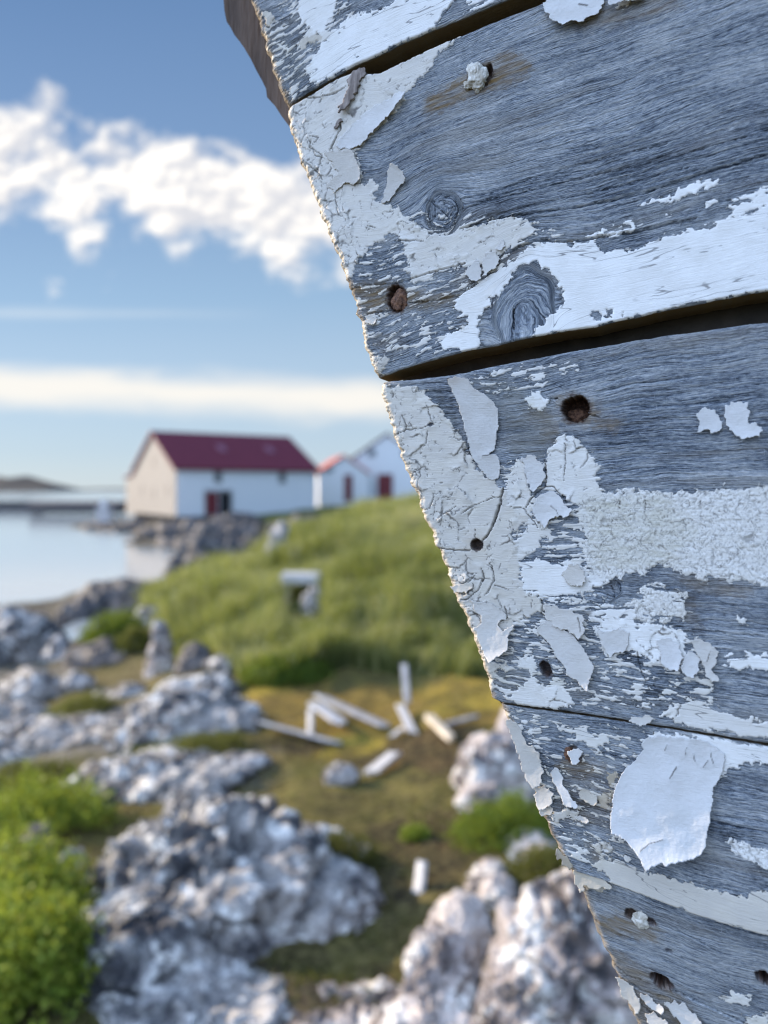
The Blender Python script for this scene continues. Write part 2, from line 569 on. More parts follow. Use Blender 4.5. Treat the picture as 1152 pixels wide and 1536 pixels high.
def plank(name, left, top, bot, h0, thick, paints, bare=(), cracks=(), holes=(), stains=(), dark=(), seed=1,
          ds=0.37, s_frame=None, s_end=300.0, label=None, round_l=2.6, round_t=0.8, deep=0.5):
    top, bot, left = P2(top), P2(bot), P2(left)
    lo = np.argsort(left[:, 1])
    ft = lambda s: np.interp(s, top[:, 0], top[:, 1])
    fb = lambda s: np.interp(s, bot[:, 0], bot[:, 1])
    fl = lambda t: np.interp(t, left[lo, 1], left[lo, 0])
    hgt = float(np.median(ft(np.linspace(0, 130, 20)) - fb(np.linspace(0, 130, 20))))
    rows = max(12, int(hgt / ds))
    v = np.linspace(0, 1, rows)
    s_min = float(left[:, 0].min())
    s_frame = s_frame or 155.0
    u = list(np.arange(0, s_frame - s_min, ds))
    step = ds
    while u[-1] < s_end - s_min:
        step *= 1.12
        u.append(u[-1] + step)
    u = np.array(u)
    sl = np.full(rows, s_min)
    for _ in range(6):
        tl = fb(sl) + (ft(sl) - fb(sl)) * v
        sl = fl(tl)
    tl = fb(sl) + (ft(sl) - fb(sl)) * v
    sl = sl + 0.85 * fbm2(tl / 4.5, tl * 0 + seed, seed, 4, 0.6) + 0.5 * np.maximum(noise2(tl / 2.9, tl * 0 + 5 + seed, seed), 0.05) + 0.15 * noise2(tl / 0.9, tl * 0 + 8, seed)
    S = sl[:, None] + u[None, :]
    tb = fb(S) + 0.18 * fbm2(S / 6, S * 0 + 3, seed + 5, 4, 0.6)
    tt = ft(S) + 0.18 * fbm2(S / 6, S * 0 + 9, seed + 6, 4, 0.6)
    T = tb + (tt - tb) * v[:, None]
    shp = S.shape
    Tg = np.broadcast_to((v * hgt)[:, None] + fb(40.0), shp).ravel()      # the grain runs with the board
    d_left = (S - sl[:, None]) * 0.9
    d_tb = np.minimum(T - tb, tt - T)
    S, T = S.ravel(), T.ravel(); d_left = d_left.ravel(); d_tb = d_tb.ravel()
    te, kn, rad, ang = wood_fields(S, T, Tg, seed)
    # ---- paint: traced patches with frayed edges
    ws = S + 0.9 * noise2(S / 7, T / 6, seed + 11) + 0.55 * noise2(S / 2.4, T / 1.6, seed + 12) + 0.35 * noise2(S / 1.3, T / 0.7, seed + 13)
    wt = T + 0.7 * noise2(S / 7, T / 6, seed + 14) + 0.4 * noise2(S / 2.0, T / 1.6, seed + 15) + 0.25 * noise2(S / 1.0, T / 0.8, seed + 16)
    ws, wt = shards(ws, wt, 2.1, seed + 17, 0.75)
    ws, wt = shards(ws, wt, 0.9, seed + 18, 0.5)
    pd = np.full(S.shape, -4.0); typ = np.zeros(S.shape, int); lift = np.zeros(S.shape); tone = np.zeros(S.shape)
    er = fbm2(S / 7, te / 1.6, seed + 21, 4, 0.62)
    for poly, o in paints:
        d = sdf(ws, wt, P2(poly))
        if o.get('patch'):
            d = np.minimum(d, (0 if o.get('keep', 0.35) < 0 else 0.3) * d + o['patch'] * (er + o.get('keep', 0.35)))
        k = d > pd
        pd = np.where(k, d, pd); typ = np.where(k, o.get('type', 0), typ)
        lift = np.where(k, o.get('lift', 0.15), lift); tone = np.where(k, o.get('tone', 0.3), tone)
    isl = noise2(S / 1.7, te / 0.8, seed + 23) + 0.5 * noise2(S / 0.8, te / 0.5, seed + 24)
    pd = np.where(pd > -3.0, np.maximum(pd, np.where(typ >= 0, (isl - 0.62 + 0.16 * np.minimum(pd, 0)) * 0.9, pd)), pd)
    pd = np.where(pd < 1.4, pd + 0.55 * er * np.exp(-np.abs(pd) / 0.9), pd)
    for poly in bare:
        pd = np.minimum(pd, -sdf(ws, wt, P2(poly)))
    ins = sstep(pd, -0.08, 0.22)
    # ---- bare wood relief
    dz_ = np.zeros(S.shape)
    for poly, amt in dark:
        dz_ = np.maximum(dz_, amt * sstep(sdf(ws, wt, P2(poly), 8.0), -5, 4))
    soft = sstep(noise2(S / 60, te / 14, seed + 31), -0.4, 0.5)
    dp = deep * (0.35 + 0.65 * soft) + 0.9 * dz_
    g1 = noise2(S / 26, te / 1.15, seed + 32); g2 = noise2(S / 9, te / 0.55, seed + 33)
    hw = -0.42 * dp * sstep(g1, 0.0, 0.75) * (1 - kn) + 0.07 * g2 + 0.10 * noise2(S / 4, te / 1.2, seed + 34)
    groove = dp * sstep(g1, 0.25, 0.8)
    gl = sstep(np.abs(noise2(S / 75, te / 2.3, seed + 36)), 0.16, 0.03) * np.maximum(1.2 * dz_, 0.3 * soft * deep) * sstep(noise2(S / 40, te / 4, seed + 37), -0.5, 0.1)
    hw = hw - 0.75 * gl * (1 - kn)
    groove = groove + 2.6 * gl * (1 - kn)
    kf1, kf2, _, _, _ = voronoi2((S + 0.5 * noise2(S / 2, T / 2, 61)) / 2.3, (T + 0.5 * noise2(S / 2, T / 2, 62)) / 2.3, seed + 63)
    kcr = sstep(kf2 - kf1, 0.16, 0.04) * sstep(kn, 0.75, 0.95)
    groove = groove + 2.0 * kcr; hw = hw - 0.3 * kcr
    kc = kn * (0.30 * np.sin(rad * 3.3 + 0.8 * noise2(S / 2, T / 2, 5)) * 0.3 - 0.5 * sstep(np.abs(np.sin(ang * 2.5 + 0.6 * noise2(S / 3, T / 3, 8))), 0.10, 0.0) * sstep(rad, 0.3, 1.4))
    hw = hw + kc - 0.15 * kn
    hp = 0.25 + np.where(typ == 3, 0.07, 0.16) * hw + 0.10 * noise2(S / 9, T / 9, seed + 41)
    # ---- paint cracks
    crk = np.zeros(S.shape)
    wx = S + 1.7 * noise2(S / 4.5, T / 4.5, seed + 51) + 0.4 * noise2(S / 1.2, T / 1.2, seed + 53)
    wy = T + 1.5 * noise2(S / 4.5, T / 4.5, seed + 52) + 0.4 * noise2(S / 1.2, T / 1.2, seed + 54)
    for ty, cell, wid, cup in ((0, 11.0, 0.11, 0.10), (1, 8.0, 0.22, 0.34), (1, 3.3, 0.10, 0.12), (2, 4.2, 0.15, 0.20), (2, 1.8, 0.10, 0.08)):
        k = (typ == ty) & (pd > -0.5)
        if not k.any():
            continue
        f1, f2, idn, ccx, ccy = voronoi2(wx[k] / cell, wy[k] / (cell * 0.86), seed + 60 + ty + int(cell))
        e = (f2 - f1) * cell * 0.5
        on = 0.55 + 0.45 * noise2(S[k] / 3, T[k] / 3, seed + 72) if ty == 2 else sstep(noise2(S[k] / (cell * 1.5), T[k] / (cell * 1.5), seed + 70 + ty) + 0.5 * noise2(S[k] / (cell * .4), T[k] / (cell * .4), seed + 75) + 0.45 * sstep(d_left[k], 14, 3), -0.05 if cell > 4 else 0.15, 0.6) if ty != 0 else sstep(noise2(S[k] / 12, T[k] / 12, seed + 70), 0.0, 0.6)
        c = sstep(e, wid * 0.5 + wid * on, wid * 0.2) * on
        crk[k] = np.maximum(crk[k], c)
        # each chip is cupped and tips its own way
        tx = np.sin(idn * 40.0) * 0.10; ty_ = np.cos(idn * 57.0) * 0.10
        tilt = (tx * (wx[k] - ccx * cell) + ty_ * (wy[k] - ccy * cell * 0.86)) if ty != 2 else (idn - 0.5) * 0.26
        hp[k] += cup * np.exp(-e / (cell * 0.14)) * (0.3 + 0.7 * idn) * on + tilt * on * (0.9 if cell > 4 or ty == 2 else 0.6)
        if ty == 2:
            hp[k] += 0.10 * noise2(S[k] / 0.9, T[k] / 0.9, seed + 81) + 0.05 * noise2(S[k] / 0.45, T[k] / 0.45, seed + 82)
    hp = hp + lift * np.exp(-np.maximum(pd, 0) / 1.5) * (0.55 + 0.45 * noise2(S / 5, T / 5, seed + 43))
    hp = hp - 0.30 * crk
    h = hw * (1 - ins) + hp * ins
    # ---- traced splits and cracks (cut through paint and wood alike)
    dk = np.zeros(S.shape)
    for line, wdt, dep in cracks:
        q = P2(line)
        lo_, hi_ = q.min(0) - 3, q.max(0) + 3
        k = (S > lo_[0]) & (S < hi_[0]) & (T > lo_[1]) & (T < hi_[1])
        if k.any():
            d = seg_dist(S[k] + 0.3 * noise2(S[k] / 2, T[k] / 2, 3), T[k] + 0.25 * noise2(S[k] / 2, T[k] / 2, 4), q)
            ends = np.minimum(np.hypot(S[k] - q[0, 0], T[k] - q[0, 1]), np.hypot(S[k] - q[-1, 0], T[k] - q[-1, 1]))
            ww = wdt * (0.55 + 0.45 * noise2(S[k] / 6, T[k] / 6, 6)) * sstep(ends, 0, 3.0) + 0.05
            c = sstep(d, ww, ww * 0.35)
            h[k] -= dep * c
            crk[k] = np.maximum(crk[k], c); dk[k] = np.maximum(dk[k], c)
            h[k] += 0.22 * np.exp(-d / 0.9) * (1 - c)
    rust = np.zeros(S.shape)
    for (hx, hy, rx, ry, tilt, dep, rs_) in holes:
        c0 = P2([(hx, hy)])[0]; sx = abs(P2([(hx + rx, hy)])[0][0] - c0[0]); sy = abs(P2([(hx, hy + ry)])[0][1] - c0[1])
        x, y = S - c0[0], T - c0[1]
        ca, sa = cos(tilt), sin(tilt)
        r = np.hypot((x * ca + y * sa) / sx, (-x * sa + y * ca) / sy) + 0.16 * noise2(S / 1.6, T / 1.6, 13) + 0.1 * noise2(S / 0.7, T / 0.7, 14)
        h -= dep * sstep(r, 1.0, 0.72)
        pd = np.where(r < 1.2, np.minimum(pd, (r - 1.15) * min(sx, sy)), pd)
        rust = np.maximum(rust, rs_ * sstep(r, 1.25, 0.85))
    st = np.zeros(S.shape); gr = np.zeros(S.shape)
    for poly, kind, amt in stains:
        d = sdf(ws, wt, P2(poly), 8.0)
        val = amt * sstep(d, -2.5, 2.5) * (0.65 + 0.5 * noise2(S / 8, te / 1.5, seed + 47))
        if kind == 'brown':
            st = np.maximum(st, val)
        else:
            gr = np.maximum(gr, val)
    # grime along the broken paint rims, plus dark gap shade painted into the wood
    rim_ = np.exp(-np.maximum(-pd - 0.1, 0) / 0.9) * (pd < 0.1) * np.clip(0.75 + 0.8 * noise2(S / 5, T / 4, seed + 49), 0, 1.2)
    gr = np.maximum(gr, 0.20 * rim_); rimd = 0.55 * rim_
    # dirty, sun-browned end grain along the raking edge
    edge = sstep(d_left + 0.8 * noise2(S / 3, T / 3, 21), 3.4, 0.3)
    st = np.maximum(st, 0.55 * edge); tone = np.maximum(tone, 0.9 * edge)
    h = h + 0.5 * edge * fbm2(S / 2.6, T / 2.2, seed + 48, 3, 0.6)
    # ---- worn, rounded borders
    for d, r in ((d_left, round_l), (d_tb, round_t)):
        q = np.clip(r - d, 0, r)
        h = h - (r - np.sqrt(np.maximum(r * r - q * q, 0)))
    pts = W(S, T, h + h0)
    gc = np.stack([S, te, np.full(S.shape, seed * 37.0)], -1)
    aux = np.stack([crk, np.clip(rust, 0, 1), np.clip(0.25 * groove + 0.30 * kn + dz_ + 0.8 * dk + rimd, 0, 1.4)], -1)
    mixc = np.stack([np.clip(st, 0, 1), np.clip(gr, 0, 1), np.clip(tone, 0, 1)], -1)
    R_, C_ = shp
    faces = grid_faces(R_, C_)
    # ---- sides and back
    idx = np.arange(R_ * C_).reshape(shp)
    ring = np.concatenate([idx[0, :-1], idx[:-1, -1], idx[-1, :0:-1], idx[:0:-1, 0]])
    nb_ = len(ring)
    depth = [0.0, 1.2, 4.0, 9.0, thick]
    layers = []
    for j, dd in enumerate(depth):
        wob_ = 0.0 if j == 0 else 0.35
        sj = S[ring]; tj = T[ring]
        hh = (h[ring] + h0) if j == 0 else np.full(nb_, h0 - dd) + np.minimum(h[ring], 0) * (0.6 if j == 1 else 0)
        ns = wob_ * fbm2(sj / 3 + j * 3, tj / 1.5 + j, seed + 99, 3, 0.6)
        layers.append(W(sj + ns, tj + 0.4 * ns, hh))
    base = R_ * C_
    n0 = len(pts)
    pts = np.concatenate([pts] + layers + [layers[-1].mean(0)[None]])
    side = []
    for j in range(len(depth) - 1):
        a = n0 + j * nb_ + np.arange(nb_); b = n0 + j * nb_ + (np.arange(nb_) + 1) % nb_
        side.append(np.stack([a, a + nb_, b + nb_, b], -1))
    a = n0 + (len(depth) - 1) * nb_ + np.arange(nb_); b = n0 + (len(depth) - 1) * nb_ + (np.arange(nb_) + 1) % nb_
    fan = np.stack([a, np.full(nb_, len(pts) - 1), b], -1)
    ext = len(depth) * nb_ + 1
    rr = np.concatenate([np.tile(ring, len(depth)), ring[:1]])
    def app(x, fn=None):
        e = x[rr].copy()
        return np.concatenate([x, fn(e) if fn else e])
    gc = app(gc)
    k_side = np.concatenate([np.repeat(np.arange(len(depth)), nb_), [len(depth) - 1]])
    gc[n0:, 1] += np.array(depth)[k_side] * 1.0
    pd = app(pd); pd[n0:] = np.where(k_side <= 0, pd[n0:], -2.0)
    aux = app(aux); mixc = app(mixc)
    mixc[n0:, 0] = np.where(k_side >= 1, 0.75, mixc[n0:, 0])
    aux[n0:, 2] = np.where(k_side >= 2, 0.35, aux[n0:, 2])
    o = mesh_obj(name, pts, [faces] + side + [fan], WOOD, BOAT, True,
                 {'gc': ('FLOAT_VECTOR', gc), 'aux': ('FLOAT_VECTOR', aux), 'mixc': ('FLOAT_VECTOR', mixc), 'pd': ('FLOAT', pd), 'lin': ('FLOAT', np.concatenate([(typ == 3).astype(float), np.zeros(len(pts) - n0)]))})
    sh = np.ones(len(o.data.polygons), bool); sh[len(faces):] = False
    o.data.polygons.foreach_set('use_smooth', sh)
    if label:
        o['label'] = label
    return o


def flake(parent, poly, a, b, lift, power=1.7, h0=0.0, tone=0.3, base=0.55, cup=0.0, seed=0, ds=0.33, slits=(), fray=1.0, mat=None, name='paint_flake', thick=0.22, curl=None):
    """a paint skin, stuck at photo point a and standing off the wood by lift mm at b"""
    curl = 0.22 * lift if curl is None else curl
    q = P2(poly)
    lo, hi = q.min(0) - 1, q.max(0) + 1
    xs = np.arange(lo[0], hi[0], ds); ys = np.arange(lo[1], hi[1], ds)
    S, T = [g.ravel() for g in np.meshgrid(xs, ys)]
    C_, R_ = len(xs), len(ys)
    s2 = S + fray * (0.5 * noise2(S / 4, T / 4, seed + 1) + 0.3 * noise2(S / 1.3, T / 1.3, seed + 2))
    t2 = T + fray * (0.5 * noise2(S / 4, T / 4, seed + 3) + 0.3 * noise2(S / 1.3, T / 1.3, seed + 4))
    s2, t2 = shards(s2, t2, 1.9, seed + 7, 0.7 * fray)
    s2, t2 = shards(s2, t2, 0.8, seed + 8, 0.5 * fray)
    d = sdf(s2, t2, q)
    for _ in range(1):      # a short blur keeps the rim clean enough to mesh
        dg = d.reshape(R_, C_); dp_ = np.pad(dg, 1, mode='edge')
        d = ((dp_[1:-1, 1:-1] * 4 + dp_[:-2, 1:-1] + dp_[2:, 1:-1] + dp_[1:-1, :-2] + dp_[1:-1, 2:]) / 8).ravel()
    A, B = P2([a])[0], P2([b])[0]
    ax = B - A; L = np.hypot(*ax); ax = ax / L
    u = np.clip(((S - A[0]) * ax[0] + (T - A[1]) * ax[1]) / L, 0, 1.25)
    wv = (-(S - A[0]) * ax[1] + (T - A[1]) * ax[0]) / L
    h = h0 + base + lift * u ** power + curl * (np.maximum(u - 0.80, 0) / 0.20) ** 2 + cup * lift * wv * wv + 0.25 * noise2(S / 6, T / 6, seed + 5) * (0.3 + u) + 0.05 * noise2(S / 1.5, T / 1.5, seed + 6)
    h = h + 0.18 * np.exp(-np.maximum(d, 0) / 0.8)
    crk = np.zeros(S.shape)
    for line, wd in slits:
        dd = seg_dist(S + 0.25 * noise2(S / 1.5, T / 1.5, 9), T, P2(line))
        crk = np.maximum(crk, sstep(dd, wd, wd * 0.3))
        h = h + 0.25 * np.exp(-dd / 1.0)
    fq = grid_faces(R_, C_)
    keep = (d[fq] > -0.02).sum(1) >= 3
    fq = fq[keep]
    # pull the border vertices onto the outline so that the rim is not a staircase
    edge = (d < 0.0)
    gx = np.gradient(d.reshape(R_, C_), ds, axis=1).ravel(); gy = np.gradient(d.reshape(R_, C_), ds, axis=0).ravel()
    gn = np.hypot(gx, gy) + 1e-6
    S = np.where(edge, S - gx / gn * np.maximum(d, -ds), S); T = np.where(edge, T - gy / gn * np.maximum(d, -ds), T)
    used = np.unique(fq)
    mp = -np.ones(len(S), int); mp[used] = np.arange(len(used))
    fq = mp[fq]; S, T, h, crk = S[used], T[used], h[used], crk[used]
    n = len(S)
    pts = np.concatenate([W(S, T, h), W(S, T, h - thick)])
    e = np.concatenate([fq[:, [0, 1]], fq[:, [1, 2]], fq[:, [2, 3]], fq[:, [3, 0]]])
    key = np.sort(e, 1); key = key[:, 0] * n + key[:, 1]
    uq, cnt = np.unique(key, return_counts=True)
    e = e[np.isin(key, uq[cnt == 1])]
    rim = np.stack([e[:, 1], e[:, 0], e[:, 0] + n, e[:, 1] + n], -1)
    gc = np.stack([S, T, np.full(n, 11.0 * seed)], -1)
    mixc = np.stack([crk, crk * 0, np.full(n, tone)], -1)
    o = mesh_obj(name, pts, [fq, fq[:, ::-1] + n, rim], mat or SKIN, parent, True,
                 {'gc': ('FLOAT_VECTOR', np.tile(gc, (2, 1))), 'mixc': ('FLOAT_VECTOR', np.tile(mixc, (2, 1)))})
    return o


def lump(parent, px, py, rx, ry, height, mat, name='nail', h0=0.0, seed=0, rough=0.22):
    """an irregular nail head or plug, sizes in photo pixels, height in mm"""
    import bmesh
    bm = bmesh.new(); bmesh.ops.create_icosphere(bm, subdivisions=5, radius=1)
    v = np.array([x.co[:] for x in bm.verts]); f = [tuple(x.index for x in q.verts) for q in bm.faces]; bm.free()
    c0 = P2([(px, py)])[0]; sx = abs(P2([(px + rx, py)])[0][0] - c0[0]); sy = abs(P2([(px, py + ry)])[0][1] - c0[1])
    d = 1 + rough * fbm3(v * 1.7 + seed, seed, 4, 0.55)
    v = v * d[:, None]
    pts = W(c0[0] + v[:, 0] * sx, c0[1] + v[:, 1] * sy, h0 + v[:, 2] * height)
    return mesh_obj(name, pts, f, mat, parent, True)

# ---- seams and raking ends, traced
A_left = [(300, -230), (340, -100), (375, 0), (384, 25), (395, 62), (407, 100), (416, 130), (425, 150), (433, 164)]
A_bot = [(380, 190), (432, 161), (460, 140), (500, 117), (535, 98), (570, 83), (600, 67), (650, 46), (700, 25), (760, 0), (830, -33), (1000, -110), (1300, -250)]
A_top = [(300, -230), (700, -480), (1300, -860)]
B_left = [(433, 160), (431, 172), (431, 184), (437, 200), (446, 230), (456, 255), (468, 285), (480, 320), (492, 350), (505, 380), (514, 405), (523, 430), (533, 460), (541, 490), (545, 515), (553, 535), (560, 556), (568, 568)]
B_top = [(380, 194), (432, 165), (462, 147), (500, 123), (533, 109), (555, 112), (572, 111), (600, 97), (650, 73), (700, 52), (750, 31), (800, 12), (830, 0), (900, -28), (1050, -92), (1300, -200)]
B_bot = [(540, 572), (568, 567), (600, 555), (640, 543), (700, 527), (750, 518), (775, 511), (850, 497), (890, 492), (920, 484), (960, 476), (1000, 466), (1060, 454), (1100, 446), (1152, 437), (1300, 404)]
C_left = [(571, 572), (571, 590), (577, 610), (585, 640), (592, 660), (600, 685), (612, 715), (625, 745), (632, 768), (640, 785), (650, 810), (660, 830), (668, 855), (678, 885), (690, 910), (700, 935), (712, 965), (720, 985), (728, 1010), (733, 1030), (737, 1049)]
C_top = [(540, 577), (572, 573), (620, 569), (680, 562), (750, 547), (800, 538), (850, 528), (900, 520), (950, 511), (1000, 503), (1050, 497), (1100, 489), (1152, 483), (1300, 462)]
C_bot = [(700, 1042), (737, 1048), (750, 1054), (790, 1060), (845, 1067), (900, 1075), (950, 1083), (975, 1087), (1020, 1094), (1060, 1101), (1152, 1116), (1300, 1141)]
D_left = [(738, 1050), (748, 1058), (758, 1078), (766, 1098), (775, 1122), (787, 1153), (796, 1178), (804, 1202), (813, 1226), (820, 1240), (826, 1258), (834, 1275), (843, 1288), (852, 1306)]
D_top = [(700, 1043), (737, 1051), (750, 1057), (790, 1064), (845, 1071), (900, 1079), (950, 1087), (1020, 1098), (1060, 1105), (1152, 1121), (1300, 1147)]
D_bot = [(800, 1288), (852, 1307), (885, 1317), (920, 1329), (980, 1352), (1040, 1374), (1100, 1394), (1152, 1407), (1300, 1450)]
E_left = [(855, 1308), (866, 1333), (879, 1365), (889, 1392), (899, 1420), (909, 1438), (918, 1455), (926, 1478), (935, 1503), (944, 1525), (955, 1546), (985, 1610), (1010, 1670)]
E_top = [(800, 1290), (852, 1309), (885, 1319), (920, 1331), (980, 1354), (1040, 1376), (1100, 1396), (1152, 1409), (1300, 1452)]
E_bot = [(940, 1650), (1000, 1668), (1060, 1690), (1152, 1722), (1300, 1775)]

plank_a = plank('plank', A_left, A_top, A_bot, 0.6, 16, seed=2, deep=0.55, paints=[
    ([(448, 15), (455, -40), (516, -40), (508, 8), (500, 22), (492, 38), (484, 52), (476, 52), (470, 58), (466, 48), (458, 38), (450, 30)], dict(type=3, tone=0.15)),
    ([(466, 122), (462, 108), (470, 88), (482, 68), (500, 50), (522, 30), (545, 22), (580, 12), (604, -5), (640, -60), (700, -60), (683, 0), (675, 12), (665, 22), (660, 35), (650, 45), (620, 58), (600, 67), (570, 83), (535, 98), (500, 116), (480, 124)], dict(type=3, tone=0.05, patch=2.2, keep=0.85)),
    ([(392, 20), (404, 18), (413, 30), (410, 42), (402, 46), (398, 36)], dict(type=0, tone=0.8, lift=0.5)),
    ([(395, 60), (440, -20), (530, 10), (565, 80), (440, 158)], dict(type=3, tone=0.4, patch=1.5, keep=-0.22)),
    ([(455, 60), (480, 52), (486, 58), (478, 66), (460, 70), (452, 78)], dict(type=1, tone=0.8)),
    ([(700, 20), (720, -60), (1300, -300), (1300, -250), (1000, -112), (830, -35), (760, -2)], dict(type=3, tone=0.05, patch=2.5, keep=0.1)),
], stains=[([(395, 55), (415, 50), (470, 100), (480, 122), (440, 150), (415, 128)], 'grime', 0.5)],
    dark=[([(390, 30), (440, 10), (470, 80), (470, 120), (430, 150)], 0.25)],
    cracks=[([(500, 40), (507, 25), (511, 10)], 0.4, 0.5), ([(650, 45), (668, 22), (683, 0)], 0.4, 0.5)], s_end=330)

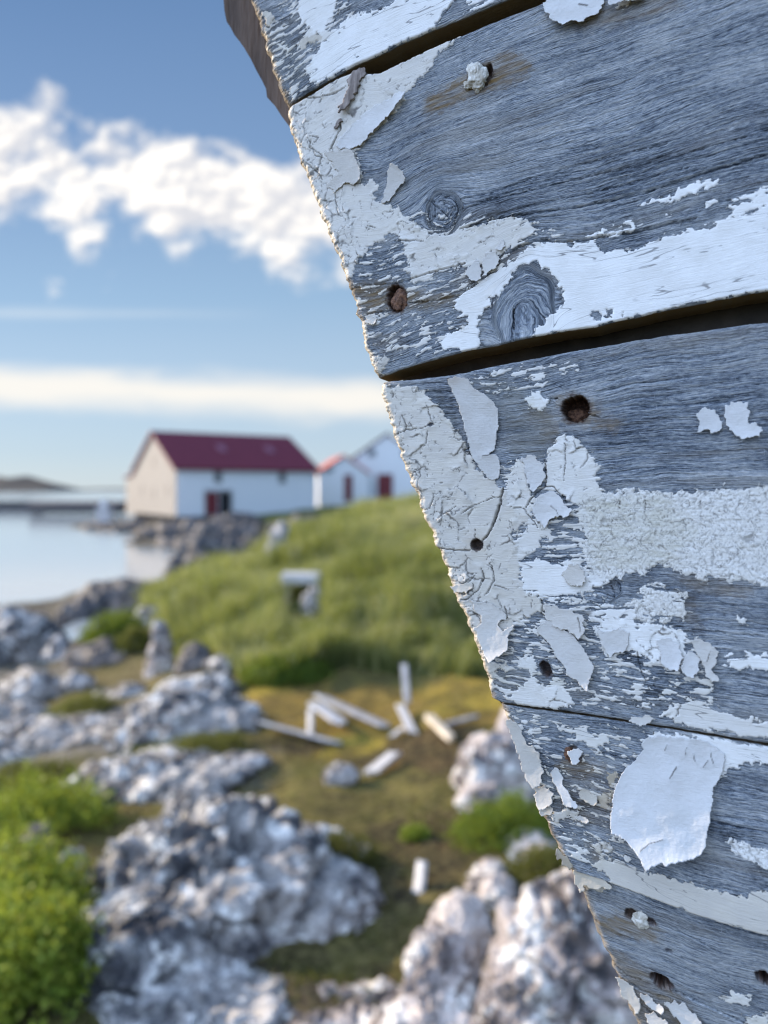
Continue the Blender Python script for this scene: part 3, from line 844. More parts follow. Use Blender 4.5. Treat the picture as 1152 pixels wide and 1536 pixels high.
plank_b = plank('plank', B_left, B_top, B_bot, 0.9, 17, seed=3, deep=0.6, paints=[
    ([(428, 172), (440, 155), (470, 143), (500, 124), (533, 108), (560, 112), (600, 97), (640, 78), (665, 66), (690, 54), (692, 60), (672, 72), (662, 78), (655, 85), (650, 100), (645, 108), (630, 118), (618, 135), (610, 147), (600, 163), (585, 180), (570, 195), (555, 210), (543, 222), (533, 228), (538, 245), (544, 258), (545, 270), (535, 281), (548, 277), (562, 270), (565, 282), (560, 292), (572, 305), (588, 306), (602, 318), (622, 332), (642, 350), (665, 354), (688, 349), (714, 338), (745, 332), (770, 328), (796, 336), (802, 350), (785, 362), (768, 374), (745, 388), (722, 400), (700, 399), (686, 398), (672, 404), (655, 410), (640, 420), (628, 427), (618, 425), (613, 412), (616, 400), (610, 388), (618, 362), (603, 352), (588, 351), (575, 361), (560, 368), (550, 375), (543, 385), (538, 395), (533, 405), (530, 418), (520, 420), (505, 400), (470, 300)], dict(type=1, tone=0.50, lift=0.25)),
    ([(598, 352), (620, 332), (642, 350), (665, 354), (690, 347), (745, 330), (796, 334), (802, 350), (768, 374), (722, 400), (672, 404), (640, 420), (628, 427), (616, 424), (613, 410), (611, 385)], dict(type=3, tone=0.35, patch=1.4, keep=0.55)),
    ([(690, 440), (705, 432), (725, 420), (745, 408), (770, 392), (790, 375), (815, 365), (850, 367), (880, 366), (900, 368), (925, 378), (950, 375), (970, 370), (985, 362), (1000, 355), (1030, 348), (1050, 345), (1075, 337), (1090, 325), (1105, 320), (1120, 327), (1135, 315), (1152, 300), (1320, 260), (1320, 400), (1152, 437), (1100, 446), (1060, 454), (1000, 466), (960, 476), (920, 484), (890, 492), (865, 496), (830, 501), (800, 508), (775, 512), (740, 520), (700, 527), (668, 524), (657, 519), (668, 503), (690, 497), (704, 489), (700, 478), (690, 472), (683, 462)], dict(type=3, tone=0.0, patch=1.6, keep=1.25)),
    ([(532, 472), (548, 480), (552, 500), (556, 522), (566, 536), (581, 538), (580, 550), (573, 562), (560, 570), (545, 530), (535, 490)], dict(type=1, tone=0.7, lift=0.3)),
    ([(546, 465), (566, 473), (590, 469), (566, 480), (560, 490), (552, 486)], dict(type=0, tone=0.6)),
    ([(960, 310), (970, 303), (985, 302), (1000, 295), (1015, 287), (1035, 278), (1045, 270), (1065, 271), (1077, 273), (1068, 284), (1050, 287), (1035, 294), (1020, 300), (1005, 304), (985, 305), (975, 308)], dict(type=0, tone=0.0)),
    ([(1062, 298), (1070, 296), (1072, 303), (1066, 312), (1057, 312), (1058, 304)], dict(type=0, tone=0.0)),
    ([(995, 321), (1000, 319), (1004, 323), (999, 326)], dict(type=0, tone=0.0)),
    ([(938, 336), (945, 330), (955, 329), (962, 338), (948, 345)], dict(type=0, tone=0.0, patch=1.0, keep=0.4)),
    ([(872, 360), (900, 348), (930, 342), (960, 347), (930, 352), (900, 357)], dict(type=3, tone=0.0, patch=1.4, keep=0.2)),
    ([(1090, 318), (1100, 300), (1130, 290), (1152, 280), (1300, 240), (1300, 300), (1152, 320), (1120, 330)], dict(type=3, tone=0.0, patch=2.0, keep=0.2)),
    ([(600, 320), (800, 330), (870, 370), (730, 440), (700, 522), (565, 545), (530, 440), (560, 360)], dict(type=3, tone=0.4, patch=1.5, keep=-0.38)),
    ([(860, -20), (900, -40), (1000, -90), (1010, -70), (980, -12), (930, 12), (905, 0)], dict(type=0, tone=0.1)),
], bare=[
    [(724, 522), (721, 490), (722, 470), (735, 460), (745, 452), (752, 440), (760, 425), (775, 408), (800, 393), (815, 400), (830, 410), (835, 425), (842, 440), (846, 455), (840, 465), (825, 475), (810, 490), (800, 505), (770, 516), (745, 522)],
    [(895, 375), (910, 365), (940, 358), (975, 350), (995, 352), (985, 362), (960, 370), (930, 377), (905, 378)],
    [(680, 478), (703, 473), (704, 487), (690, 486)], [(888, 470), (893, 466), (898, 475), (896, 484)], [(908, 463), (918, 465), (913, 470), (912, 478)],
    [(733, 447), (746, 442), (745, 452), (735, 454)], [(566, 270), (576, 262), (580, 285), (572, 300), (566, 290)],
], stains=[
    ([(636, 172), (640, 150), (680, 125), (720, 100), (760, 78), (785, 84), (797, 103), (790, 117), (760, 130), (720, 145), (680, 160), (650, 174)], 'brown', 0.8),
    ([(690, 140), (705, 122), (735, 115), (760, 118), (740, 132), (710, 146)], 'brown', 1.0),
    ([(520, 435), (545, 425), (590, 425), (640, 440), (690, 440), (680, 455), (610, 465), (560, 470), (530, 460)], 'brown', 0.75),
    ([(555, 505), (600, 500), (610, 520), (570, 535)], 'brown', 0.35), ([(690, 405), (790, 370), (800, 378), (700, 440), (675, 430)], 'brown', 0.35),
    ([(840, 20), (960, 5), (1050, -30), (1010, 20), (930, 40), (880, 45)], 'brown', 0.45),
    ([(690, 460), (760, 410), (720, 500), (690, 500)], 'brown', 0.25),
], dark=[([(700, 330), (740, 290), (900, 220), (1040, 190), (1152, 170), (1320, 130), (1320, 250), (1152, 270), (960, 305), (900, 340), (800, 352)], 0.55),
         ([(560, 372), (612, 362), (610, 400), (600, 425), (540, 440), (545, 395)], 0.30), ([(930, 120), (1320, -40), (1320, 130), (1000, 210)], 0.12),
         ([(733, 500), (735, 460), (770, 410), (810, 398), (840, 440), (810, 490), (770, 515)], 0.45)],
    cracks=[([(762, 382), (775, 374), (795, 365), (815, 361), (840, 364), (870, 362), (900, 356), (950, 350), (1000, 338), (1050, 328)], 0.75, 1.5),
            ([(690, 315), (740, 300), (800, 285), (888, 265), (1000, 240), (1160, 194)], 0.45, 0.9),
            ([(690, 345), (740, 330), (800, 320), (864, 312), (960, 293), (1050, 262), (1160, 230)], 0.75, 1.3),
            ([(690, 300), (740, 290), (800, 268), (900, 240), (1010, 215)], 0.35, 0.7), ([(750, 322), (800, 308), (880, 292), (960, 272), (1040, 250)], 0.35, 0.7),
            ([(772, 455), (771, 480), (771, 505), (770, 522)], 0.55, 1.6), ([(665, 318), (650, 306), (640, 300)], 0.3, 0.7), ([(665, 318), (683, 335)], 0.3, 0.7),
            ([(665, 318), (668, 296)], 0.25, 0.6), ([(665, 318), (645, 330)], 0.25, 0.6), ([(665, 318), (688, 308)], 0.25, 0.6), ([(683, 300), (688, 318), (682, 338), (672, 345)], 0.35, 0.8),
            ([(450, 150), (480, 148), (505, 142), (523, 130)], 0.35, 0.8), ([(495, 230), (503, 215), (512, 195), (512, 180)], 0.7, 0.9),
            ([(465, 205), (480, 208), (470, 220)], 0.3, 0.5), ([(455, 240), (480, 262), (488, 275)], 0.35, 0.5), ([(462, 205), (475, 235), (490, 240)], 0.3, 0.5),
            ([(470, 208), (465, 222), (485, 235), (480, 255), (462, 262)], 0.35, 0.5), ([(504, 293), (508, 322)], 0.35, 0.5), ([(542, 300), (545, 322)], 0.3, 0.4), ([(552, 330), (553, 340), (570, 345)], 0.3, 0.4),
            ([(520, 435), (560, 428), (600, 425), (640, 412), (700, 396)], 0.45, 1.0), ([(612, 455), (650, 452), (690, 444), (720, 425)], 0.65, 1.2), ([(540, 476), (565, 470), (590, 466)], 0.5, 0.9),
            ([(738, 372), (735, 395), (728, 420)], 0.4, 0.6), ([(760, 375), (750, 392), (745, 408), (700, 430)], 0.45, 0.8), ([(585, 362), (620, 362), (640, 364)], 0.35, 0.6),
            ([(830, 430), (845, 432)], 0.2, 0.4), ([(985, 466), (986, 474)], 0.25, 0.4), ([(934, 468), (935, 482)], 0.25, 0.4)],
    holes=[(597, 449, 15, 22, 0.2, 3.5, 1.0), (722, 116, 20, 18, 0.35, 1.6, 0.5), (735, 105, 5, 9, 0.1, 2.5, 0.9)], s_end=320)

plank_c = plank('plank', C_left, C_top, C_bot, 0.5, 17, seed=4, deep=0.72, round_t=1.6, paints=[
    ([(560, 575), (605, 579), (622, 583), (640, 592), (655, 605), (665, 620), (680, 640), (695, 660), (706, 685), (720, 706), (745, 722), (756, 732), (768, 762), (795, 778), (784, 790), (770, 800), (774, 815), (777, 830), (780, 850), (777, 865), (783, 880), (786, 888), (800, 888), (812, 897), (816, 908), (815, 920), (808, 924), (790, 928), (775, 934), (768, 946), (764, 965), (755, 975), (740, 985), (728, 985), (738, 990), (755, 992), (768, 1000), (765, 1006), (750, 1005), (742, 1012), (744, 1025), (738, 1035), (737, 1049), (715, 1050), (640, 830), (570, 640)], dict(type=1, tone=0.62, lift=0.45)),
    ([(818, 690), (820, 675), (828, 665), (838, 652), (848, 650), (862, 655), (868, 665), (880, 668), (888, 680), (893, 690), (902, 700), (895, 708), (893, 715), (897, 722), (905, 735), (905, 745), (890, 755), (882, 762), (870, 760), (860, 752), (850, 750), (845, 740), (830, 735), (822, 730), (818, 715)], dict(type=1, tone=0.35, lift=0.35)),
    ([(757, 725), (775, 692), (792, 688), (795, 735), (805, 745), (795, 780), (768, 775)], dict(type=1, tone=0.45, lift=0.2)),
    ([(795, 778), (810, 772), (822, 790), (832, 800), (830, 812), (822, 812), (815, 805), (808, 820), (800, 830), (790, 830), (778, 838), (775, 810)], dict(type=1, tone=0.4, lift=0.3)),
    ([(780, 842), (800, 838), (830, 840), (850, 840), (875, 850), (885, 875), (880, 882), (865, 890), (850, 900), (835, 905), (815, 895), (790, 888), (780, 870)], dict(type=3, tone=0.15, patch=1.5, keep=0.35)),
    ([(745, 700), (860, 690), (905, 760), (885, 890), (1040, 950), (1080, 1065), (760, 1055), (735, 990), (770, 900)], dict(type=3, tone=0.4, patch=1.5, keep=-0.24)),
    ([(783, 985), (795, 985), (803, 995), (806, 1002), (800, 1015), (803, 1030), (795, 1010), (785, 1003), (782, 993)], dict(type=0, tone=0.25, lift=0.3)),
    ([(755, 1035), (775, 1030), (790, 1020), (800, 1012), (810, 1033), (830, 1025), (845, 1030), (860, 1045), (867, 1056), (850, 1062), (835, 1065), (800, 1060), (775, 1057), (765, 1045)], dict(type=0, tone=0.3, lift=0.35)),
    ([(870, 752), (880, 738), (900, 742), (940, 735), (1000, 738), (1050, 735), (1100, 735), (1152, 730), (1320, 715), (1320, 885), (1152, 880), (1130, 875), (1110, 868), (1090, 872), (1075, 868), (1060, 865), (1045, 872), (1030, 860), (1015, 852), (990, 850), (970, 858), (955, 862), (940, 858), (935, 868), (905, 868), (890, 862), (877, 840), (872, 820), (880, 805), (875, 790), (870, 775)], dict(type=2, tone=0.30, lift=0.1)),
    ([(860, 870), (885, 862), (900, 868), (925, 870), (905, 880), (880, 890), (864, 892)], dict(type=1, tone=0.2)),
    ([(960, 880), (990, 875), (1010, 885), (1030, 895), (1030, 920), (1020, 930), (1000, 935), (965, 932), (945, 925), (935, 910), (950, 895)], dict(type=2, tone=0.3, patch=2.2, keep=0.25)),
    ([(888, 935), (905, 928), (925, 925), (945, 935), (970, 940), (1000, 938), (1035, 948), (1028, 970), (1022, 1000), (1010, 1007), (990, 995), (970, 988), (955, 985), (945, 975), (925, 982), (912, 985), (905, 970), (893, 955)], dict(type=1, tone=0.12, lift=0.2, patch=1.2, keep=0.9)),
    ([(875, 915), (900, 905), (930, 905), (960, 925), (940, 932), (900, 932), (880, 930)], dict(type=3, tone=0.2, patch=1.6, keep=0.2)),
    ([(1085, 985), (1100, 980), (1115, 985), (1125, 980), (1152, 983), (1300, 990), (1300, 1010), (1152, 1008), (1130, 1000), (1110, 1005), (1100, 1000), (1090, 992)], dict(type=3, tone=0.05, patch=1.5, keep=0.5)),
    ([(1095, 925), (1105, 921), (1118, 930), (1110, 934)], dict(type=0, tone=0.3)),
    ([(1006, 1078), (1018, 1055), (1030, 1047), (1045, 1050), (1060, 1060), (1090, 1070), (1130, 1078), (1160, 1088), (1300, 1110), (1300, 1132), (1152, 1106), (1120, 1102), (1090, 1097), (1060, 1094), (1030, 1089)], dict(type=3, tone=0.35, lift=0.3)),
    ([(998, 1070), (1005, 1060), (1020, 1053), (1014, 1071), (1005, 1079)], dict(type=0, tone=0.35, lift=0.3)),
    ([(788, 597), (800, 590), (812, 590), (822, 600), (826, 610), (822, 615), (805, 613), (792, 612)], dict(type=0, tone=0.1, lift=0.45)),
    ([(680, 575), (720, 560), (850, 540), (870, 552), (800, 585), (760, 590)], dict(type=3, tone=0.3, patch=1.3, keep=-0.25)),
], bare=[[(820, 995), (830, 1002), (832, 1015), (824, 1020), (815, 1010)]],
    stains=[([(700, 572), (760, 565), (800, 600), (830, 620), (830, 660), (815, 690), (770, 690), (752, 620)], 'grime', 0.75), ([(800, 600), (840, 625), (835, 660), (820, 665), (790, 620)], 'brown', 0.45),
            ([(885, 630), (930, 628), (925, 645), (895, 645)], 'brown', 0.7), ([(830, 595), (860, 588), (895, 600), (910, 625), (880, 640), (845, 635)], 'brown', 0.6),
            ([(1010, 862), (1060, 868), (1130, 880), (1120, 895), (1050, 890)], 'brown', 0.5), ([(870, 745), (1000, 745), (1050, 800), (1000, 850), (890, 855)], 'grime', 0.8),
            ([(700, 800), (735, 800), (735, 835), (690, 840)], 'brown', 0.5), ([(640, 580), (665, 590), (700, 650), (705, 680), (680, 640)], 'grime', 0.5),
            ([(735, 1005), (790, 1000), (790, 1030), (750, 1030)], 'grime', 0.7), ([(1015, 880), (1050, 900), (1050, 950), (1020, 930)], 'brown', 0.3), ([(790, 1000), (830, 990), (850, 1030), (810, 1030)], 'grime', 0.5)],
    dark=[([(640, 583), (672, 575), (706, 685), (690, 650), (660, 605)], 0.9), ([(900, 560), (1320, 480), (1320, 700), (1152, 715), (920, 720), (900, 660)], 0.42), ([(865, 880), (930, 865), (920, 890), (880, 905)], 0.5),  # first wedge: shade beside the lifted strip, painted into the wood
          ([(930, 975), (1000, 1000), (1000, 1050), (960, 1060), (925, 1010)], 0.55), ([(1020, 870), (1152, 885), (1320, 890), (1320, 975), (1152, 965), (1040, 940)], 0.32), ([(795, 745), (850, 790), (830, 840), (785, 840)], 0.15)],
    cracks=[([(756, 728), (752, 750), (748, 765), (743, 780), (737, 795), (728, 807), (721, 816)], 0.85, 1.8), ([(692, 772), (705, 761), (720, 755), (744, 745)], 0.35, 0.6), ([(655, 780), (668, 770), (680, 762), (688, 758)], 0.4, 0.6),
            ([(640, 605), (645, 622), (652, 641)], 0.3, 0.5), ([(590, 655), (610, 645), (632, 643), (645, 638)], 0.35, 0.6), ([(603, 620), (610, 640), (606, 655)], 0.35, 0.5), ([(643, 640), (640, 665), (633, 680)], 0.3, 0.5), ([(648, 730), (655, 725), (672, 725)], 0.3, 0.5), ([(650, 735), (652, 745), (645, 762), (637, 765)], 0.45, 0.6),
            ([(787, 766), (795, 752), (805, 740), (818, 730), (820, 715), (817, 690)], 0.5, 1.0), ([(817, 730), (830, 730), (845, 745), (855, 762)], 0.4, 0.8), ([(765, 760), (785, 763), (800, 780), (808, 792)], 0.4, 0.8), ([(788, 700), (793, 725), (800, 738)], 0.4, 0.7),
            ([(722, 850), (727, 868), (718, 885), (700, 900), (690, 900)], 0.5, 1.0), ([(737, 842), (742, 870), (733, 888), (725, 895)], 0.45, 0.8), ([(678, 884), (695, 891), (708, 884), (712, 872)], 0.45, 0.9), ([(690, 878), (705, 872), (717, 858)], 0.3, 0.5),
            ([(660, 822), (680, 825), (712, 826)], 0.5, 0.8), ([(740, 840), (735, 845), (742, 862), (742, 878)], 0.35, 0.6), ([(742, 878), (752, 880), (765, 885)], 0.3, 0.5), ([(757, 905), (762, 925), (748, 935)], 0.4, 0.7), ([(808, 892), (815, 905), (812, 920), (830, 930)], 0.4, 0.7), ([(713, 790), (714, 805), (718, 815)], 0.3, 0.6),
            ([(705, 912), (718, 925), (728, 938)], 0.35, 0.6), ([(715, 945), (722, 935), (725, 925)], 0.3, 0.5), ([(1004, 939), (1050, 945), (1100, 950), (1160, 955)], 0.40, 1.0), ([(920, 868), (930, 875), (932, 890)], 0.4, 0.8), ([(912, 870), (922, 890), (922, 905)], 0.3, 0.6),
            ([(955, 970), (960, 1000), (972, 1030), (985, 1050)], 0.30, 0.7), ([(975, 1020), (990, 1040), (990, 1052)], 0.25, 0.6), ([(848, 655), (849, 690), (846, 720)], 0.3, 0.6), ([(880, 672), (882, 690), (870, 705)], 0.3, 0.5), ([(825, 598), (842, 598)], 0.9, 1.8), ([(882, 622), (902, 626)], 0.9, 1.6),
            ([(930, 745), (930, 765)], 0.3, 0.6), ([(968, 742), (968, 770)], 0.3, 0.6), ([(1050, 745), (1052, 775)], 0.25, 0.5), ([(1026, 1000), (1024, 1012)], 0.5, 0.8), ([(646, 637), (648, 632)], 0.7, 0.9), ([(1022, 1052), (1016, 1070), (1008, 1078)], 0.4, 0.8)],
    holes=[(864, 614, 22, 21, 0.1, 9.0, 1.0), (716, 817, 9, 9, 0.2, 4.0, 0.75), (819, 1003, 8, 13, 0.45, 5.0, 0.8), (647, 637, 4, 3, 0.3, 1.0, 0.4)], s_end=300)

plank_d = plank('plank', D_left, D_top, D_bot, -0.9, 16, seed=5, deep=0.35, paints=[
    ([(745, 1060), (765, 1078), (780, 1086), (786, 1098), (770, 1100), (790, 1150), (806, 1182), (795, 1190), (780, 1160)], dict(type=0, tone=0.5, lift=0.3)),
    ([(745, 1062), (965, 1100), (925, 1300), (850, 1300)], dict(type=3, tone=0.5, patch=1.4, keep=-0.48)),
    ([(828, 1090), (850, 1090), (870, 1095), (885, 1100), (905, 1105), (917, 1112), (905, 1120), (890, 1124), (880, 1118), (865, 1105), (840, 1097)], dict(type=3, tone=0.4, lift=0.25)),
    ([(782, 1082), (792, 1080), (795, 1086), (787, 1089)], dict(type=0, tone=0.3)), ([(790, 1098), (798, 1097), (799, 1104), (792, 1105)], dict(type=0, tone=0.3)),
    ([(962, 1112), (975, 1102), (990, 1099), (1010, 1103), (1060, 1107), (1100, 1113), (1160, 1123), (1300, 1148), (1300, 1168), (1160, 1150), (1140, 1142), (1128, 1142), (1115, 1150), (1105, 1156), (1092, 1150), (1090, 1165), (1080, 1172), (1040, 1165), (990, 1150)], dict(type=3, tone=0.05, lift=0.2)),
    ([(870, 1182), (880, 1188), (900, 1195), (895, 1205), (878, 1202), (870, 1195)], dict(type=0, tone=0.8, lift=0.3)),
    ([(893, 1195), (915, 1188), (920, 1200), (912, 1219), (900, 1210)], dict(type=1, tone=1.0, lift=0.3)),  # cream tone stands for warm sunlight painted on this patch
    ([(908, 1170), (912, 1157), (932, 1160), (925, 1175), (915, 1187)], dict(type=0, tone=1.0, lift=0.3)),  # warm sunlight painted in here too, as cream tone
    ([(828, 1222), (835, 1212), (850, 1213), (862, 1222), (850, 1228), (840, 1233), (830, 1230)], dict(type=0, tone=0.6, lift=0.4)),
    ([(1090, 1263), (1105, 1263), (1125, 1270), (1150, 1275), (1300, 1300), (1300, 1330), (1150, 1302), (1140, 1302), (1135, 1292), (1120, 1295), (1110, 1290), (1100, 1280)], dict(type=2, tone=0.1)),
    ([(886, 1300), (900, 1286), (920, 1290), (940, 1300), (970, 1310), (1000, 1318), (1030, 1325), (1060, 1335), (1090, 1345), (1115, 1350), (1130, 1335), (1152, 1340), (1300, 1380), (1300, 1450), (1152, 1407), (1100, 1394), (1040, 1374), (980, 1352), (920, 1329)], dict(type=3, tone=0.6, lift=0.1, patch=1.6, keep=1.1)),
    ([(888, 1270), (895, 1262), (915, 1262), (921, 1275), (916, 1286), (905, 1277), (895, 1277)], dict(type=0, tone=0.6, lift=0.3)),
    ([(930, 1288), (938, 1283), (942, 1290), (935, 1293)], dict(type=0, tone=0.3)),
    ([(835, 1240), (890, 1262), (930, 1290), (880, 1300), (845, 1280)], dict(type=3, tone=0.3, patch=1.4, keep=-0.2)),
], stains=[([(830, 1150), (870, 1138), (905, 1150), (900, 1165), (850, 1165)], 'brown', 0.75), ([(850, 1150), (930, 1160), (925, 1230), (870, 1240), (830, 1230)], 'brown', 0.35), ([(880, 1262), (905, 1270), (900, 1300), (885, 1295)], 'brown', 0.6),
           ([(840, 1230), (890, 1250), (930, 1300), (860, 1300)], 'grime', 0.4), ([(810, 1150), (840, 1150), (870, 1215), (830, 1215)], 'grime', 0.6)],
    dark=[([(1085, 1170), (1152, 1155), (1320, 1175), (1320, 1300), (1152, 1275), (1060, 1260)], 0.35), ([(810, 1150), (830, 1150), (880, 1210), (850, 1215)], 0.5)],
    cracks=[([(870, 1120), (900, 1130), (945, 1140)], 0.2, 0.5), ([(893, 1262), (903, 1268), (902, 1280)], 0.35, 0.6), ([(905, 1262), (920, 1272), (919, 1285)], 0.3, 0.6), ([(850, 1215), (872, 1216)], 1.1, 2.2), ([(880, 1183), (905, 1190), (920, 1196)], 0.35, 0.7), ([(912, 1195), (913, 1215)], 0.3, 0.6)],
    holes=[(860, 1133, 13, 13, 0.2, 1.6, 0.6)], s_end=300)

plank_e = plank('plank', E_left, E_top, E_bot, -2.6, 15, seed=6, deep=0.28, paints=[
    ([(1085, 1500), (1110, 1495), (1130, 1505), (1120, 1515), (1095, 1512)], dict(type=1, tone=0.4, patch=1.2, keep=0.4)),
    ([(1120, 1530), (1152, 1525), (1300, 1540), (1300, 1700), (1100, 1650)], dict(type=1, tone=0.5, patch=1.5, keep=0.3)),
    ([(858, 1312), (880, 1322), (910, 1335), (895, 1342), (875, 1335), (866, 1345)], dict(type=1, tone=0.9, lift=0.4)),  # tan tone puts the sunlit warmth of this strip into the paint
], stains=[([(860, 1320), (1300, 1470), (1300, 1700), (960, 1560), (900, 1430)], 'grime', 0.30), ([(885, 1380), (950, 1375), (985, 1395), (990, 1420), (930, 1410), (895, 1405)], 'brown', 0.8), ([(905, 1420), (960, 1455), (1010, 1490), (1040, 1520), (1060, 1560), (950, 1560)], 'brown', 0.6), ([(1020, 1500), (1320, 1500), (1320, 1700), (1060, 1650)], 'grime', 0.35)],
    dark=[([(930, 1345), (1040, 1380), (1300, 1460), (1300, 1490), (1100, 1420), (960, 1370)], 0.25)],
    cracks=[([(1005, 1488), (1030, 1502), (1060, 1516), (1112, 1540), (1200, 1580)], 0.6, 1.6), ([(985, 1392), (1030, 1408), (1090, 1440)], 0.22, 0.6), ([(1020, 1440), (1090, 1470), (1152, 1500)], 0.22, 0.5), ([(940, 1478), (960, 1492), (985, 1500), (1010, 1505)], 0.7, 1.6), ([(915, 1450), (940, 1470), (965, 1478)], 0.6, 1.2), ([(950, 1508), (975, 1525), (1000, 1545)], 0.7, 1.5)],
    holes=[(992, 1479, 18, 10, -0.45, 13.0, 1.0), (1148, 1474, 15, 9, -0.5, 12.0, 1.0), (946, 1377, 10, 8, -0.3, 3.0, 0.8), (976, 1389, 8, 6, -0.3, 3.0, 0.8), (1003, 1433, 6, 3, -0.4, 1.2, 0.4)], s_end=290)

